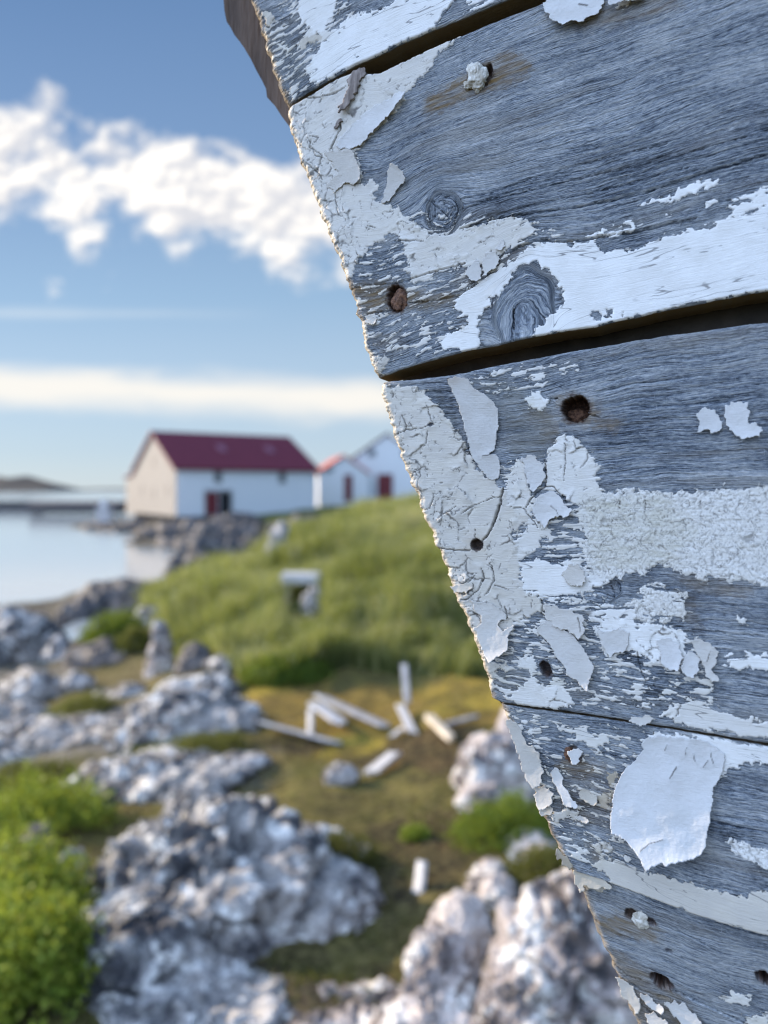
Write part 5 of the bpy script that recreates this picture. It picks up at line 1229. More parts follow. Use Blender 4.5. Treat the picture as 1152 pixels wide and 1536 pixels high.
def rock(label, lumps, mat, sub=5, rough=0.28, group=None, seed=1):
    """lumps: (photo x of the middle, photo row of the front foot, width px, height px, depth / width[, turn])"""
    if sub not in ICO:
        ICO[sub] = ico(sub)
    v0, f0 = ICO[sub]
    V = []; Fc = []; off_ = 0
    loc = None
    for li, L in enumerate(lumps):
        px, py, wpx, hpx, dr = L[:5]
        turn = L[5] if len(L) > 5 else 0.0
        x, y, z = at(px, py)
        wd = wpx * y / F / 2
        dp = wd * dr
        y += dp * 0.9; x = (px - 576) / F * y
        z = min(z, float(zf(x, y)))
        ht = max(0.03, CZ - z - (py - hpx - HORIZON) * y / F)
        if loc is None:
            loc = np.array([x, y, z])
        v = v0.copy()
        nrm = v.copy()
        size = (wd + dp + ht) / 3
        sc_ = np.array([wd, dp, ht])
        w_ = v * sc_
        ww = w_ + np.array([x, y, z])
        k = 1 / size
        d = rough * size * (fbm3(ww * k * 1.1 + seed, seed, 3, 0.5) * 0.9 + 0.42 * (1 - 2 * np.abs(fbm3(ww * k * 2.3, seed + 9, 4, 0.6))))
        d += 0.014 * min(1.0, size * 3) * (np.abs(noise3(ww * 11, seed + 20)) * 2 - 0.7) + 0.012 * min(1.0, size * 3) * (np.abs(noise3(ww * 24, seed + 21)) * 2 - 0.7)
        d += 0.015 * min(1.0, size * 3) * fbm3(ww * 16, seed + 30, 4, 0.6) 
        fis = np.abs(noise3(ww * k * 1.9 * np.array([1, 1, 1.6]) + 0.5 * noise3(ww * k * 5, seed + 41)[:, None], seed + 40))
        d -= 0.12 * size * sstep(fis, 0.13, 0.0)          # fissures
        w_ = w_ + nrm * d[:, None]
        c_, s2_ = cos(turn), sin(turn)
        w_ = np.stack([w_[:, 0] * c_ - w_[:, 1] * s2_, w_[:, 0] * s2_ + w_[:, 1] * c_, w_[:, 2]], -1)
        V.append(w_ + np.array([x, y, z]) - loc); Fc.append(f0 + off_); off_ += len(v)
    o = mesh_obj('rock', np.concatenate(V), [np.concatenate(Fc)], mat, None, True)
    o.location = loc
    return tag(o, label, 'rock', group)


G1 = 'bare rocks of the near shore'
rock('broad lichen-crusted outcrop beside the bright green bushes, largest rock left of the boat', [(320, 1440, 440, 225, .95), (300, 1290, 130, 122, 1.2), (200, 1500, 260, 140, .8), (430, 1420, 300, 110, .9), (250, 1610, 420, 120, .7), (150, 1440, 140, 60, .8), (470, 1320, 200, 46, .9)], ROCK, 7, 0.13, G1, 3)
rock('pale lichen-covered boulder in the bottom corner under the boat edge', [(875, 1640, 350, 325, .75), (800, 1620, 200, 170, .7), (960, 1640, 250, 250, .8)], PINK, 7, 0.13, G1, 5)
rock('long pinkish ridge of rock leading up behind the corner boulder', [(660, 1560, 130, 165, 1.3), (690, 1450, 100, 100, 1.6), (740, 1370, 90, 72, 1.6), (800, 1310, 90, 56, 1.3), (640, 1620, 190, 110, .9)], PINK, 6, 0.14, G1, 7)
rock('low flat pinkish slab along the bottom edge between outcrop and ridge', [(540, 1590, 280, 66, .7), (440, 1610, 200, 70, .7), (610, 1600, 140, 70, .7)], PINK, 6, 0.13, G1, 8)
rock('grey and white rock next to the mossy clump, close to the boat edge', [(750, 1205, 150, 100, .9), (725, 1228, 90, 50, .8), (722, 1160, 60, 60, .9), (800, 1200, 110, 80, .9)], PINK, 6, 0.16, G1, 11)
rock('warm pink rock half hidden behind the raking edge of the boat', [(790, 1150, 95, 95, .8)], PINK, 5, 0.22, G1, 13)
rock('grey blue slab with white lichen above the olive moss strip', [(275, 1112, 250, 66, .9), (330, 1100, 130, 38, .9), (300, 1062, 140, 44, .9)], ROCK, 6, 0.13, G1, 17)
rock('flat knobbly lichen rock spreading at the picture\'s left edge', [(40, 1150, 300, 52, .8), (130, 1120, 190, 40, .9), (-20, 1110, 200, 50, .8)], ROCK, 6, 0.13, G1, 19)
rock('knobbly grey rock between the slab and the broad outcrop', [(230, 1200, 260, 60, .8), (310, 1180, 140, 30, .9)], ROCK, 6, 0.15, G1, 23)
rock('small dark rock wedged between the two bright green bushes', [(58, 1285, 60, 48, .8)], GREYR, 4, 0.25, G1, 25)
rock('white pitted stone at the foot of the outcrop by the green bush', [(110, 1330, 50, 60, .8), (95, 1345, 40, 40, .8)], WHITER, 4, 0.28, G1, 27)
rock('small white stone on the olive moss', [(511, 1172, 52, 27, .8)], WHITER, 4, 0.2, G1, 29)
rock('low white stone strip on the moss beneath the fallen boards', [(370, 1150, 84, 18, .6)], WHITER, 4, 0.2, G1, 31)
rock('round grey rock at the edge of the tall grass', [(292, 1006, 56, 40, .9)], GREYR, 4, 0.2, G1, 33)
rock('flat pale rock right of the round grey rock', [(345, 1005, 80, 26, .8)], ROCK, 4, 0.2, G1, 34)
rock('upright tan rock lit by the sun left of the tall grass', [(240, 1008, 44, 72, .9)], PINK, 5, 0.22, G1, 35)
rock('squat tan rock beyond the upright one, at the grass corner', [(226, 948, 54, 40, .9)], PINK, 5, 0.2, G1, 36)
rock('humped grey shore rock with bluish side at the left edge', [(10, 1000, 200, 82, .9), (-50, 1010, 150, 80, .7)], ROCK, 5, 0.14, G1, 37)
rock('long low grey rock along the near waterline', [(180, 925, 170, 48, .6), (130, 930, 90, 34, .6), (220, 900, 90, 24, .6)], GREYR, 5, 0.18, G1, 39)
rock('dark rock in the hollow beside the tide pool', [(158, 1003, 130, 36, .8)], GREYR, 4, 0.25, G1, 41)
rock('pale block of stone standing at the end of the tide pool', [(88, 1000, 56, 42, .6)], WHITER, 4, 0.22, G1, 43)
rock('white stone beyond the dark hollow', [(118, 1032, 50, 22, .7)], WHITER, 4, 0.22, G1, 45)
rock('flat grey rock left of the white stone', [(40, 1050, 110, 36, .8)], ROCK, 4, 0.25, G1, 46)
rock('stony lichen patch in front of the hollow', [(190, 1055, 90, 24, .8)], ROCK, 4, 0.25, G1, 48)
rock('pale grey boulder under the white board in the grass', [(474, 915, 44, 36, .8)], WHITER, 4, 0.2, G1, 47)
G2 = 'dark rocks along the water below the red-roofed building'
rs = random.Random(5)
FAR = [(300, 862, 70, 46, 'dark rock at the water end of the far shore'), (345, 850, 80, 50, 'broad dark rock beside the water end'), (385, 838, 60, 52, 'greyish rock touching the grass slope'), (418, 842, 24, 52, 'thin pale rock standing at the grass edge'), (330, 822, 90, 34, 'flat dark rock above the broad one'),
       (280, 822, 60, 24, 'low wet rock at the shoreline bend'), (390, 808, 70, 34, 'dark rock below the building near the grass'), (250, 806, 70, 22, 'low brown rock in front of the stilts'), (200, 796, 70, 14, 'flat brown reef at the near end of the spit'), (440, 806, 50, 30, 'rock in the grass below the building corner'), (470, 790, 50, 22, 'small rock nearest the small annex'), (310, 800, 70, 22, 'low rock straight below the open doorway'), (355, 790, 60, 20, 'dark rock under the middle of the building'), (165, 793, 50, 8, 'thin reef reaching out into the water')]
for i, (px, py, w_, h_, lb) in enumerate(FAR):
    rock(lb, [(px, py, w_ * 1.35, h_ * (.66 if i != 3 else 1), .8)], WHITER if i == 3 else GREYR, 5, 0.42, G2, 60 + i)


# ------------------------------------------------------------------ weathered board scraps
BOARD = simple_mat('bleached_board', (0.26, 0.26, 0.27), (0.48, 0.47, 0.46), 6.0, 0.8, (1, 8, 1), bump=0.004)
WBOARD = simple_mat('whitewashed_board', (0.40, 0.40, 0.40), (0.60, 0.59, 0.58), 8.0, 0.8, (1, 6, 1), bump=0.003)


def scrap(label, p0, p1, wpx, thick, mat, lift0=0.02, lift1=0.02, cat='board', name='fallen_board'):
    """a broken board whose ends lie at two photo points, raised lift0 / lift1 off the ground"""
    x0, y0, z0 = at(*p0)
    x1, y1, z1 = at(*p1)
    a = np.array([x0, y0, float(gz(x0, y0)) + lift0]); b = np.array([x1, y1, float(gz(x1, y1)) + lift1])
    _scrap(label, a, b, wpx * y0 / F, thick, mat, cat, name)


def _scrap(label, a, b, wd, thick, mat, cat, name):
    d = b - a; L = np.linalg.norm(d); d /= L
    side = np.cross(d, (0, 0.35, 1.0)); side /= np.linalg.norm(side)
    up = np.cross(side, d)
    rn = random.Random(hash(label) % 1000 if False else len(label) * 7 + int(L * 1000))
    pts = []
    n = 7
    for k in range(n):          # split, slanted ends
        t = k / (n - 1) - 0.5
        pts.append(a + side * t * wd + d * rn.uniform(-.06, .06) * L)
    for k in range(n):
        t = 0.5 - k / (n - 1)
        pts.append(b + side * t * wd * rn.uniform(.85, 1.0) + d * rn.uniform(-.08, .08) * L)
    c = sum(pts) / len(pts)
    mb = MB(); mb.prism([tuple(p - c) for p in pts], tuple(up * thick))
    o = mb.build(name, mat)
    o.location = tuple(c)
    bev = o.modifiers.new('worn', 'BEVEL'); bev.width = min(0.006, thick * 0.25); bev.segments = 2
    return tag(o, label, cat, 'weathered board scraps on the moss')


def up_scrap(label, px, py, toppx, toppy, wpx, thick, mat, cat='board', name='broken_board'):
    x, y, z = at(px, py)
    a = np.array([x, y, z - 0.03])
    b = np.array([(toppx - 576) / F * y, y + 0.05, CZ - (toppy - HORIZON) / F * y])
    _scrap(label, a, b, wpx * y / F, thick, mat, cat, name)


scrap('long grey board lying slanted on the orange moss', (478, 1062), (575, 1092), 26, 0.016, BOARD, .10, .02)
scrap('narrow grey board lying level, left of the slanted one', (392, 1094), (502, 1108), 15, 0.016, BOARD, .05, .02)
scrap('short white board across the narrow grey one', (472, 1076), (512, 1098), 26, 0.018, WBOARD, .08, .05)
up_scrap('stubby white block standing at the end of the narrow board', 463, 1100, 462, 1066, 16, 0.018, WBOARD)
up_scrap('tall white stake standing upright by the hummock', 610, 1050, 606, 1000, 11, 0.02, BOARD, 'stake', 'wooden_stake')
scrap('white broken board lying below the tall stake', (618, 1104), (600, 1074), 14, 0.015, WBOARD, .02, .05)
scrap('small white splinter beside the broken board', (588, 1108), (604, 1098), 9, 0.012, WBOARD, .02, .03)
scrap('sunlit tan board stub near the pink rock', (642, 1095), (676, 1118), 14, 0.03, simple_mat('tan_board', (0.5, 0.42, 0.30), (0.66, 0.58, 0.45), 9, .8), .05, .03)
scrap('grey board stub right of the tan one', (672, 1100), (712, 1092), 13, 0.016, BOARD, .03, .04)
scrap('white board end lying on the olive moss', (556, 1162), (592, 1135), 24, 0.018, WBOARD, .02, .04)
up_scrap('white chip standing out of the dark soil', 629, 1346, 638, 1306, 22, 0.018, WBOARD)
scrap('tiny pale chip on the dark soil', (540, 1302), (552, 1288), 12, 0.012, BOARD, .01, .01)
x, y, z = at(452, 900)
tb = empty('low_table', (x, y, z)); tag(tb, 'low white plank bench standing in the tall grass', 'bench')
mb = MB(); wd = 58 * y / F / 2; zt = CZ - (866 - HORIZON) / F * y - z
mb.box(-wd, wd, -.16, .16, zt - .06, zt + .05); o = mb.build('seat', WBOARD, tb); bv = o.modifiers.new('worn', 'BEVEL'); bv.width = .01
for sx in (-1, 1):
    mb = MB(); mb.box(sx * wd * .7 - .03, sx * wd * .7 + .03, -.13, .13, -.15, zt - .062); mb.build('leg', BOARD, tb)


# ------------------------------------------------------------------ plants
def leaf_mat(name, c1, c2, c3, trans=0.4):
    m, n, p, out = material(name)
    g = n.new('ShaderNodeObjectInfo')
    a = n.attr('tint')
    c = n.ramp(a, [(0.0, c1), (0.5, c2), (1.0, c3)])
    n.put(p.inputs['Base Color'], c)
    p.inputs['Roughness'].default_value = 0.55
    p.inputs['Specular IOR Level'].default_value = 0.3
    t = n.new('ShaderNodeBsdfTranslucent'); n.put(t.inputs[0], n.mix(0.6, c, (0.30, 0.36, 0.04)))
    mx_ = n.new('ShaderNodeMixShader'); mx_.inputs[0].default_value = trans
    n.t.links.new(p.outputs[0], mx_.inputs[1]); n.t.links.new(t.outputs[0], mx_.inputs[2]); n.t.links.new(mx_.outputs[0], out.inputs[0])
    return m


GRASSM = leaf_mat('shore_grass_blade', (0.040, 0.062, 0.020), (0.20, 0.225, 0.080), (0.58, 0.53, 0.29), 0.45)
BUSHM = leaf_mat('bright_leaf', (0.045, 0.090, 0.014), (0.17, 0.25, 0.030), (0.46, 0.48, 0.08), 0.45)
MOSSM = leaf_mat('olive_leaf', (0.030, 0.035, 0.010), (0.080, 0.085, 0.020), (0.18, 0.17, 0.04), 0.3)
rng = np.random.default_rng(11)


def blades(name, X, Y, hgt, wid, mat, lean=0.35, tint=None):
    n = len(X)
    Z = gz(X, Y) - 0.02
    a = rng.uniform(0, 2 * pi, n); la = rng.uniform(0, 2 * pi, n)
    l = np.abs(rng.normal(0, lean, n)) * hgt
    lx, ly = np.cos(la) * l + 0.12 * hgt, np.sin(la) * l - 0.05 * hgt
    wx, wy = np.cos(a) * wid / 2, np.sin(a) * wid / 2
    P = np.zeros((n, 7, 3))
    for j, (t, k) in enumerate(((0, 1.0), (0.4, 0.85), (0.75, 0.5))):
        b = t ** 2
        P[:, 2 * j] = np.stack([X + lx * b - wx * k, Y + ly * b - wy * k, Z + hgt * t], -1)
        P[:, 2 * j + 1] = np.stack([X + lx * b + wx * k, Y + ly * b + wy * k, Z + hgt * t], -1)
    P[:, 6] = np.stack([X + lx, Y + ly, Z + hgt * (1 - 0.12 * rng.random(n))], -1)
    base = (np.arange(n) * 7)[:, None]
    quads = np.concatenate([base + np.array([[0, 1, 3, 2]]), base + np.array([[2, 3, 5, 4]])])
    tris = base + np.array([[4, 5, 6]])
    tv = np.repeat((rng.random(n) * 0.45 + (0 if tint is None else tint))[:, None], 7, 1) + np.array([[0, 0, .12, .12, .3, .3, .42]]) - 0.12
    return mesh_obj(name, P.reshape(-1, 3), [quads, tris], mat, None, True, {'tint': ('FLOAT', np.clip(tv, 0, 1).ravel())})


# tall grass over the slope
gpoly = [at(px, py)[:2] for px, py in [(255, 985), (330, 998), (372, 1018), (430, 1020), (520, 1008), (620, 1012), (760, 1040)]]
gpoly = [(p[0], p[1]) for p in gpoly] + [(4.5, 6.5), (14, 20), (14, 33), (2.2, 33), (-1.6, 27), (-3.2, 24), at(300, 862)[:2], at(262, 880)[:2], at(205, 893)[:2], at(215, 935)[:2]]
N = 330000
r_ = np.exp(rng.uniform(math.log(5.0), math.log(33), N)); a_ = rng.uniform(-.36, .48, N)
X, Y = a_ * r_, r_
k = inside(X, Y, gpoly)
k &= noise2(X / 0.5, Y / 0.5, 500) + rng.uniform(-.5, .9, N) > -0.25
bx_, by_, _ = at(452, 900)
k &= ~((np.abs(X / Y - bx_ / by_) < 0.030) & (Y > by_ - 2.6) & (Y < by_ + .2))
X, Y = X[k], Y[k]
patch = noise2(X / 0.7, Y / 1.4, 501) * 0.34 + noise2(X / 2, Y / 3, 502) * 0.30 + 0.22 * noise2(X / .22, Y / .3, 505) + 0.08 + np.where(rng.random(len(X)) < 0.13, 0.5, 0)
h_ = (0.24 + 0.22 * rng.random(len(X))) * np.clip(1 + 0.9 * noise2(X / 1.3, Y / 1.3, 503) + 0.5 * noise2(X / 3, Y / 3, 506) + 0.4 * noise2(X / .35, Y / .35, 504), .35, 2) * np.where(Y < 7.4, 0.75, 1.0)
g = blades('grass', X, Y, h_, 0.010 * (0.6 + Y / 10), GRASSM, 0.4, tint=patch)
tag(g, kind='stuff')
# short sedge and moss tufts on the flat ground in front
N = 60000
r_ = np.exp(rng.uniform(math.log(1.4), math.log(6.0), N)); a_ = rng.uniform(-.52, .42, N)
X, Y = a_ * r_, r_
k = (noise2(X / 0.25, Y / 0.25, 510) + 0.5 * noise2(X / 0.8, Y / 0.8, 511) + rng.uniform(-.3, .3, N)) > 0.12
X, Y = X[k], Y[k]
g = blades('moss', X, Y, 0.018 + 0.03 * rng.random(len(X)), np.full(len(X), 0.006), MOSSM, 0.6, tint=0.15 * noise2(X / .6, Y / .6, 512))
tag(g, kind='stuff')


def bush(label, px, py, wpx, hpx, depth, n, leaf, mat, cat='shrub', name='shrub', seed=0, tint=0.0, spiky=0.3):
    """leaves: a low bush as leafy shoots filling a dome; its woody stems are a part"""
    rn = np.random.default_rng(seed + 70)
    x, y, z = at(px, py)
    rx, rz = wpx * y / F / 2, hpx * y / F; ry = rx * depth
    y += ry * 0.8; x = (px - 576) / F * y
    z = float(gz(x, y))
    root = empty(name, (x, y, z)); tag(root, label, cat, 'low plants among the rocks')
    ns = n // 14
    ph = rn.uniform(0, 2 * pi, ns); rr_ = np.sqrt(rn.random(ns))
    bx, by = rr_ * np.cos(ph) * rx, rr_ * np.sin(ph) * ry
    top = np.sqrt(np.maximum(1 - rr_ ** 2, 0.03)) * rz * (0.75 + spiky * rn.random(ns) + 0.35 * noise2(bx / rx * 2.2, by / rx * 2.2, seed))
    gx0 = gz(x + bx, y + by) - z
    S = np.stack([bx, by, gx0], -1); E = np.stack([bx * 1.12 + rn.normal(0, .15, ns) * rx, by * 1.1 + rn.normal(0, .12, ns) * ry, gx0 + top], -1)
    t = np.clip(rn.random((ns, 14)) ** 0.6, 0.25, 1.0)
    c = S[:, None] + (E - S)[:, None] * t[..., None]
    c = c.reshape(-1, 3) + rn.normal(0, leaf * 0.6, (ns * 14, 3))
    m_ = len(c)
    d = rn.normal(0, 1, (m_, 3)); d[:, 2] = np.abs(d[:, 2]) + .3; d /= np.linalg.norm(d, axis=1)[:, None]
    u = np.cross(d, rn.normal(0, 1, (m_, 3))); u /= np.linalg.norm(u, axis=1)[:, None]
    L = leaf * rn.uniform(.7, 1.4, (m_, 1))
    P = np.stack([c, c + d * L * .5 + u * L * .28, c + d * L, c + d * L * .5 - u * L * .28], 1).reshape(-1, 3)
    q = (np.arange(m_) * 4)[:, None] + np.arange(4)[None]
    tv = np.repeat(np.clip(tint + 0.18 + 0.5 * rn.random(m_) * (0.5 + 0.5 * t.ravel()) + 0.18 * np.repeat(noise2(bx / rx * 3, by / rx * 3, seed + 3), 14), 0, 1), 4)
    mesh_obj('foliage', P, [q], mat, root, False, {'tint': ('FLOAT', tv)})
    mb = MB()
    for i in range(0, ns, max(1, ns // 60)):
        s, e = S[i], E[i]
        r0 = leaf * .12
        mb.add([s + (r0, 0, 0), s + (-r0 * .5, r0 * .87, 0), s + (-r0 * .5, -r0 * .87, 0), e], [(0, 1, 3), (1, 2, 3), (2, 0, 3), (2, 1, 0)])
    mb.build('stem', STEM, root)
    return root


STEM = simple_mat('brown_stem', (0.06, 0.04, 0.02), (0.13, 0.09, 0.05), 30, 0.8)
bush('bright green bush at the left edge above the small dark rock', 60, 1262, 200, 66, .9, 6500, 0.017, BUSHM, seed=1, tint=.12, spiky=.8)
bush('bright green bush in the bottom left corner, nearest of all', 20, 1560, 240, 120, .9, 6500, 0.018, BUSHM, seed=2, tint=.25, spiky=.9)
bush('green bush below the small dark rock at the left edge', 25, 1415, 220, 100, .9, 6500, 0.017, BUSHM, seed=3, tint=.15, spiky=.9)
bush('yellow green sprig bush against the outcrop foot', 85, 1500, 90, 90, .9, 2600, 0.017, BUSHM, spiky=.9, seed=4, tint=.2)
bush('mossy green clump under the grey and white rock', 755, 1285, 150, 62, .8, 9000, 0.010, BUSHM, seed=5, tint=-.12)
bush('olive clump between the ridge top and the boat edge', 820, 1350, 120, 50, .8, 6000, 0.009, MOSSM, seed=6, tint=.1)
bush('olive heath strip below the grey blue slab', 275, 1145, 190, 34, .6, 9000, 0.011, MOSSM, seed=7, tint=.05)
bush('dark olive heath patch in front of the brown soil', 500, 1320, 130, 42, .6, 6000, 0.009, MOSSM, seed=8, tint=-.05)
bush('yellowish moss clump between left edge and slab', 110, 1085, 110, 30, .7, 6000, 0.014, MOSSM, seed=9, tint=.3)
bush('dark green bush in the hollow by the upright tan rock', 170, 985, 90, 50, .7, 6000, 0.03, BUSHM, seed=10, tint=-.2)
bush('dark shrub at the foot of the grassy hummock', 425, 1024, 120, 42, .6, 7000, 0.022, BUSHM, seed=12, tint=-.2)
bush('low dark shrub at the left end of the tall grass', 205, 985, 60, 30, .8, 4000, 0.03, MOSSM, seed=13, tint=.1)
bush('small weed tuft in the dark soil', 622, 1262, 40, 22, .8, 1500, 0.010, BUSHM, seed=14, tint=.1)
bush('brown heath clump at the left edge under the lichen rock', 30, 1195, 150, 40, .7, 7000, 0.012, MOSSM, seed=15, tint=-.05)

# ------------------------------------------------------------------ buildings
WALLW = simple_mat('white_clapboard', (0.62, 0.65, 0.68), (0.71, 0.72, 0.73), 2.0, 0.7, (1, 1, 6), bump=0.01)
CREAMW = simple_mat('clapboard_toned_for_sun', (0.21, 0.19, 0.165), (0.27, 0.25, 0.22), 2.0, 0.8, (1, 1, 6), bump=0.01)  # wall colour darkened and warmed to set the sunlit gable tone
REDROOF = simple_mat('red_roofing', (0.105, 0.010, 0.022), (0.135, 0.015, 0.028), 2.5, 0.6, (1, 1, 1), bump=0.008)
PINKROOF = simple_mat('sunlit_red_roofing', (0.40, 0.10, 0.075), (0.50, 0.15, 0.11), 2.5, 0.6)  # pink of the sunlit slope put into the roof colour
DOORRED = simple_mat('dark_red_paint', (0.11, 0.009, 0.015), (0.15, 0.014, 0.02), 5.0, 0.6)
BLACK = simple_mat('dark_opening', (0.006, 0.006, 0.008), (0.012, 0.012, 0.014), 5.0, 0.9)
GLASS = simple_mat('dull_glass', (0.06, 0.07, 0.085), (0.10, 0.11, 0.13), 3.0, 0.15)
PILE = simple_mat('tarred_timber', (0.035, 0.033, 0.036), (0.10, 0.09, 0.085), 5.0, 0.85)
TRIM = simple_mat('grey_trim', (0.20, 0.19, 0.19), (0.30, 0.29, 0.28), 5.0, 0.8)
PALEROOF = simple_mat('roof_light', (0.19, 0.07, 0.10), (0.22, 0.09, 0.12), 5.0, 0.3)


def shed(name, label, px, Y, turn, L, Wd, zb, ze, zr, roof, ridge='long', over=0.25):
    """gabled building; local x along the front from the corner at (px, Y), local y into the depth"""
    root = empty(name, ((px - 576) / F * Y, Y, zb), turn)
    tag(root, label, 'building')
    e, r = ze - zb, zr - zb
    mb = MB()
    if ridge == 'long':
        mb.prism([(0, 0, 0), (0, Wd, 0), (0, Wd, e), (0, Wd / 2, r), (0, 0, e)], (L, 0, 0))
        q = [((-over, -over * .9, e - over * .9 * (r - e) / (Wd / 2)), (-over, Wd / 2, r + .02)), ((-over, Wd + over * .9, e - over * .9 * (r - e) / (Wd / 2)), (-over, Wd / 2, r + .02))]
        d = (L + 2 * over, 0, 0)
    else:
        mb.prism([(0, 0, 0), (L, 0, 0), (L, 0, e), (L / 2, 0, r), (0, 0, e)], (0, Wd, 0))
        q = [((-over * .9, -over, e - over * .9 * (r - e) / (L / 2)), (L / 2, -over, r + .02)), ((L + over * .9, -over, e - over * .9 * (r - e) / (L / 2)), (L / 2, -over, r + .02))]
        d = (0, Wd + 2 * over, 0)
    mb.build('wall', WALLW, root)
    if ridge == 'long':      # sunlit tone of the gable put into its board colour
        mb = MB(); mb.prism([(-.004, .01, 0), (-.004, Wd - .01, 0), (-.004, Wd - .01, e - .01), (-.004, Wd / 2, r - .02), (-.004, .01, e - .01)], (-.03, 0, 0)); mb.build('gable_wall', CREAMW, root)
    mb = MB()
    for a, b in q:
        a = (a[0], a[1], a[2] + .03); b = (b[0], b[1], b[2] + .03)
        mb.prism([a, b, (b[0], b[1], b[2] + .14), (a[0], a[1], a[2] + .14)], d)
    rf = mb.build('roof', roof, root)
    return root, rf


a33 = R(33)
fh, rf = shed('boat_shed', 'large white waterside building on stilts with long dark red roof', 265, 45.0, a33, 9.2, 9.0, 1.05, 3.84, 6.15, REDROOF)
mb = MB(); mb.box(1.75, 2.52, -.06, -.02, 0.05, 1.42); dr = mb.build('door', DOORRED, fh); 
mb = MB(); mb.box(2.62, 3.32, -.025, -.005, 0.05, 1.42); mb.build('doorway', BLACK, fh)
mb = MB(); mb.box(1.65, 3.42, -.05, -.004, 1.44, 1.56); mb.box(1.65, 1.72, -.05, -.004, 0, 1.43); mb.box(3.35, 3.42, -.05, -.004, 0, 1.43); mb.build('door_frame', TRIM, fh)
for xx in (2.3, 6.55):
    mb = MB(); mb.box(xx, xx + .45, -.03, -.004, 2.05, 2.62); w_ = mb.build('window', GLASS, fh)
    mb = MB(); mb.box(xx - .07, xx + .52, -.05, -.031, 1.98, 2.049); mb.build('sill', TRIM, w_)
    mb = MB(); mb.box(xx - .07, xx + .52, -.05, -.031, 2.621, 2.69); mb.build('lintel', TRIM, w_)
for yy, z0_, z1_ in ((1.5, 1.2, 1.9), (4.2, 3.0, 3.7), (4.2, 1.0, 1.75), (6.9, 1.2, 1.9)):
    mb = MB(); mb.box(-.06, -.038, yy, yy + .6, z0_, z1_); mb.build('window', simple_mat('shuttered_window', (0.16, 0.145, 0.13), (0.20, 0.18, 0.165), 4, .6), fh)
for fx in (.37, .73):   # roof lights on the front slope
    t0_, t1_ = .42, .62
    y0, z0_ = 4.5 * t0_, 2.79 + 2.31 * t0_ + .19; y1, z1_ = 4.5 * t1_, 2.79 + 2.31 * t1_ + .19
    x0 = 9.2 * fx
    mb = MB(); mb.prism([(x0, y0, z0_), (x0 + .5, y0, z0_), (x0 + .5, y1, z1_), (x0, y1, z1_)], (0, -.02, .05)); mb.build('roof_light', PALEROOF, rf)
mb = MB(); mb.box(-.1, 9.3, -.12, -.005, -.22, -.002); mb.build('sill_beam', PILE, fh)
for i in range(9):
    mb = MB(); mb.box(.1 + i * 1.1, .35 + i * 1.1, .05, .3, -1.3, -.005); mb.build('pile', PILE, fh)
for i in range(8):
    mb = MB(); mb.box(.06, .3, 1.2 + i * 1.1, 1.45 + i * 1.1, -1.6, -.005); mb.build('pile', PILE, fh)
mb = MB(); mb.box(0.35, 9.0, .35, 8.8, -.9, -.01); mb.build('base_crib', PILE, fh)
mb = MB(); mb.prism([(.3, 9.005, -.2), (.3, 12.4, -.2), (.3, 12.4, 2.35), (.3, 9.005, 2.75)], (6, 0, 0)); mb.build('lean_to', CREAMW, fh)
mb = MB(); mb.prism([(.15, 9.005, 2.77), (.15, 12.6, 2.36), (.15, 12.6, 2.46), (.15, 9.005, 2.87)], (6.3, 0, 0)); mb.build('lean_to_roof', REDROOF, fh)

g2, rf2 = shed('white_shed', 'white gabled shed with a red door, half behind the boat edge', 525, 62.0, R(4), 6.0, 8.0, 1.3, 4.95, 7.05, REDROOF, 'cross', .12)
mb = MB(); mb.box(2.2, 3.45, -.06, -.004, .5, 2.6); mb.build('door', DOORRED, g2)
mb = MB(); mb.box(1.45, 2.05, -.05, -.004, 4.0, 4.55); mb.build('window', GLASS, g2)
mb = MB(); mb.box(4.2, 4.8, -.05, -.004, 4.0, 4.55); mb.build('window', GLASS, g2)
mb = MB(); mb.box(-.1, 6.1, -.25, -.005, .1, .48); mb.build('door_step', PILE, g2)
g3, rf3 = shed('annex_shed', 'small white annex with sunlit pinkish red roof between the two larger buildings', 478, 60.0, R(12), 4.0, 6.0, 1.1, 3.85, 5.2, PINKROOF, 'cross', .15)
mb = MB(); mb.box(2.0, 2.65, -.06, -.004, .6, 2.7); mb.build('door', DOORRED, g3)
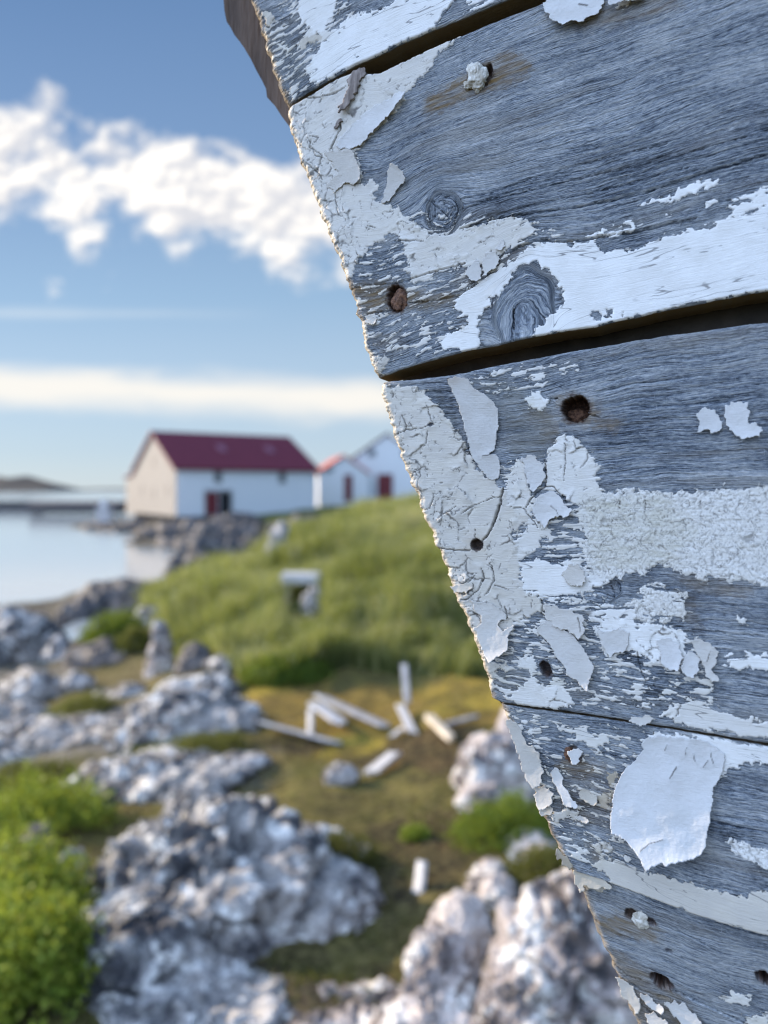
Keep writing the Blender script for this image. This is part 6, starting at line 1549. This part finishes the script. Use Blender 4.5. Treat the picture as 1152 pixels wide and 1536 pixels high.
mb = MB(); mb.box(.6, 1.1, -.05, -.004, 2.9, 3.2); mb.build('window', GLASS, g3)

# the wharf and what lies on the far water
wf = empty('wharf', (-36.5, 80, 0)); tag(wf, 'long dark timber wharf standing in the water beside the white building', 'wharf')
mb = MB(); mb.box(-.5, 9.0, 0, 3, 1.05, 1.4); mb.build('deck', simple_mat('wharf_deck', (.15, .12, .11), (.26, .20, .17), 2, .85), wf)
mb = MB(); mb.box(-.3, 8.9, .05, 2.9, .15, 1.04); mb.build('crib', PILE, wf)
wf2 = empty('wharf', (-58, 96, 0)); tag(wf2, 'farther low wharf reaching out of the picture\'s left side', 'wharf')
mb = MB(); mb.box(0, 14.5, 0, 3, .75, 1.15); mb.build('deck', PILE, wf2)
mb = MB(); mb.box(.2, 14.3, .05, 2.8, -1, .74); mb.build('crib', PILE, wf2)
x_ = (156 - 576) / F * 70
po = empty('mooring_post', (x_, 70, 0)); tag(po, 'pale mooring post at the landward end of the wharf', 'post')
mb = MB(); mb.box(-.6, .6, -.4, .4, -.5, 1.0); mb.build('footing', WHITER, po)
mb = MB(); mb.box(-.28, .28, -.25, .25, 1.0, 1.75); mb.build('cap', WBOARD, po)

hm = simple_mat('far_dark_wood', (0.016, 0.022, 0.028), (0.03, 0.036, 0.04), .02, 0.95)
def hill(px0, px1, pytop, Y, seed, deep):
    n = 60
    xs = np.linspace((px0 - 576) / F * Y, (px1 - 576) / F * Y, n)
    t = np.linspace(0, 1, n)
    top = (HORIZON - pytop) / F * Y + CZ
    rows = []
    for j, kf in enumerate((0, .45, .8, 1.0, .8, .4, 0)):
        prof = np.sin(pi * t) ** 0.8 * (1 + .16 * noise2(t * 7, t * 0 + j * .3, seed))
        rows.append(np.stack([xs, np.full(n, Y + deep * j / 6), prof * kf * top - 1.0], -1))
    o = mesh_obj('hill', np.concatenate(rows), [grid_faces(7, n)], hm, None, True)
    tag(o, kind='structure')
hill(-160, 44, 711, 1500, 3, 400)
hill(20, 330, 731.2, 3500, 5, 600)
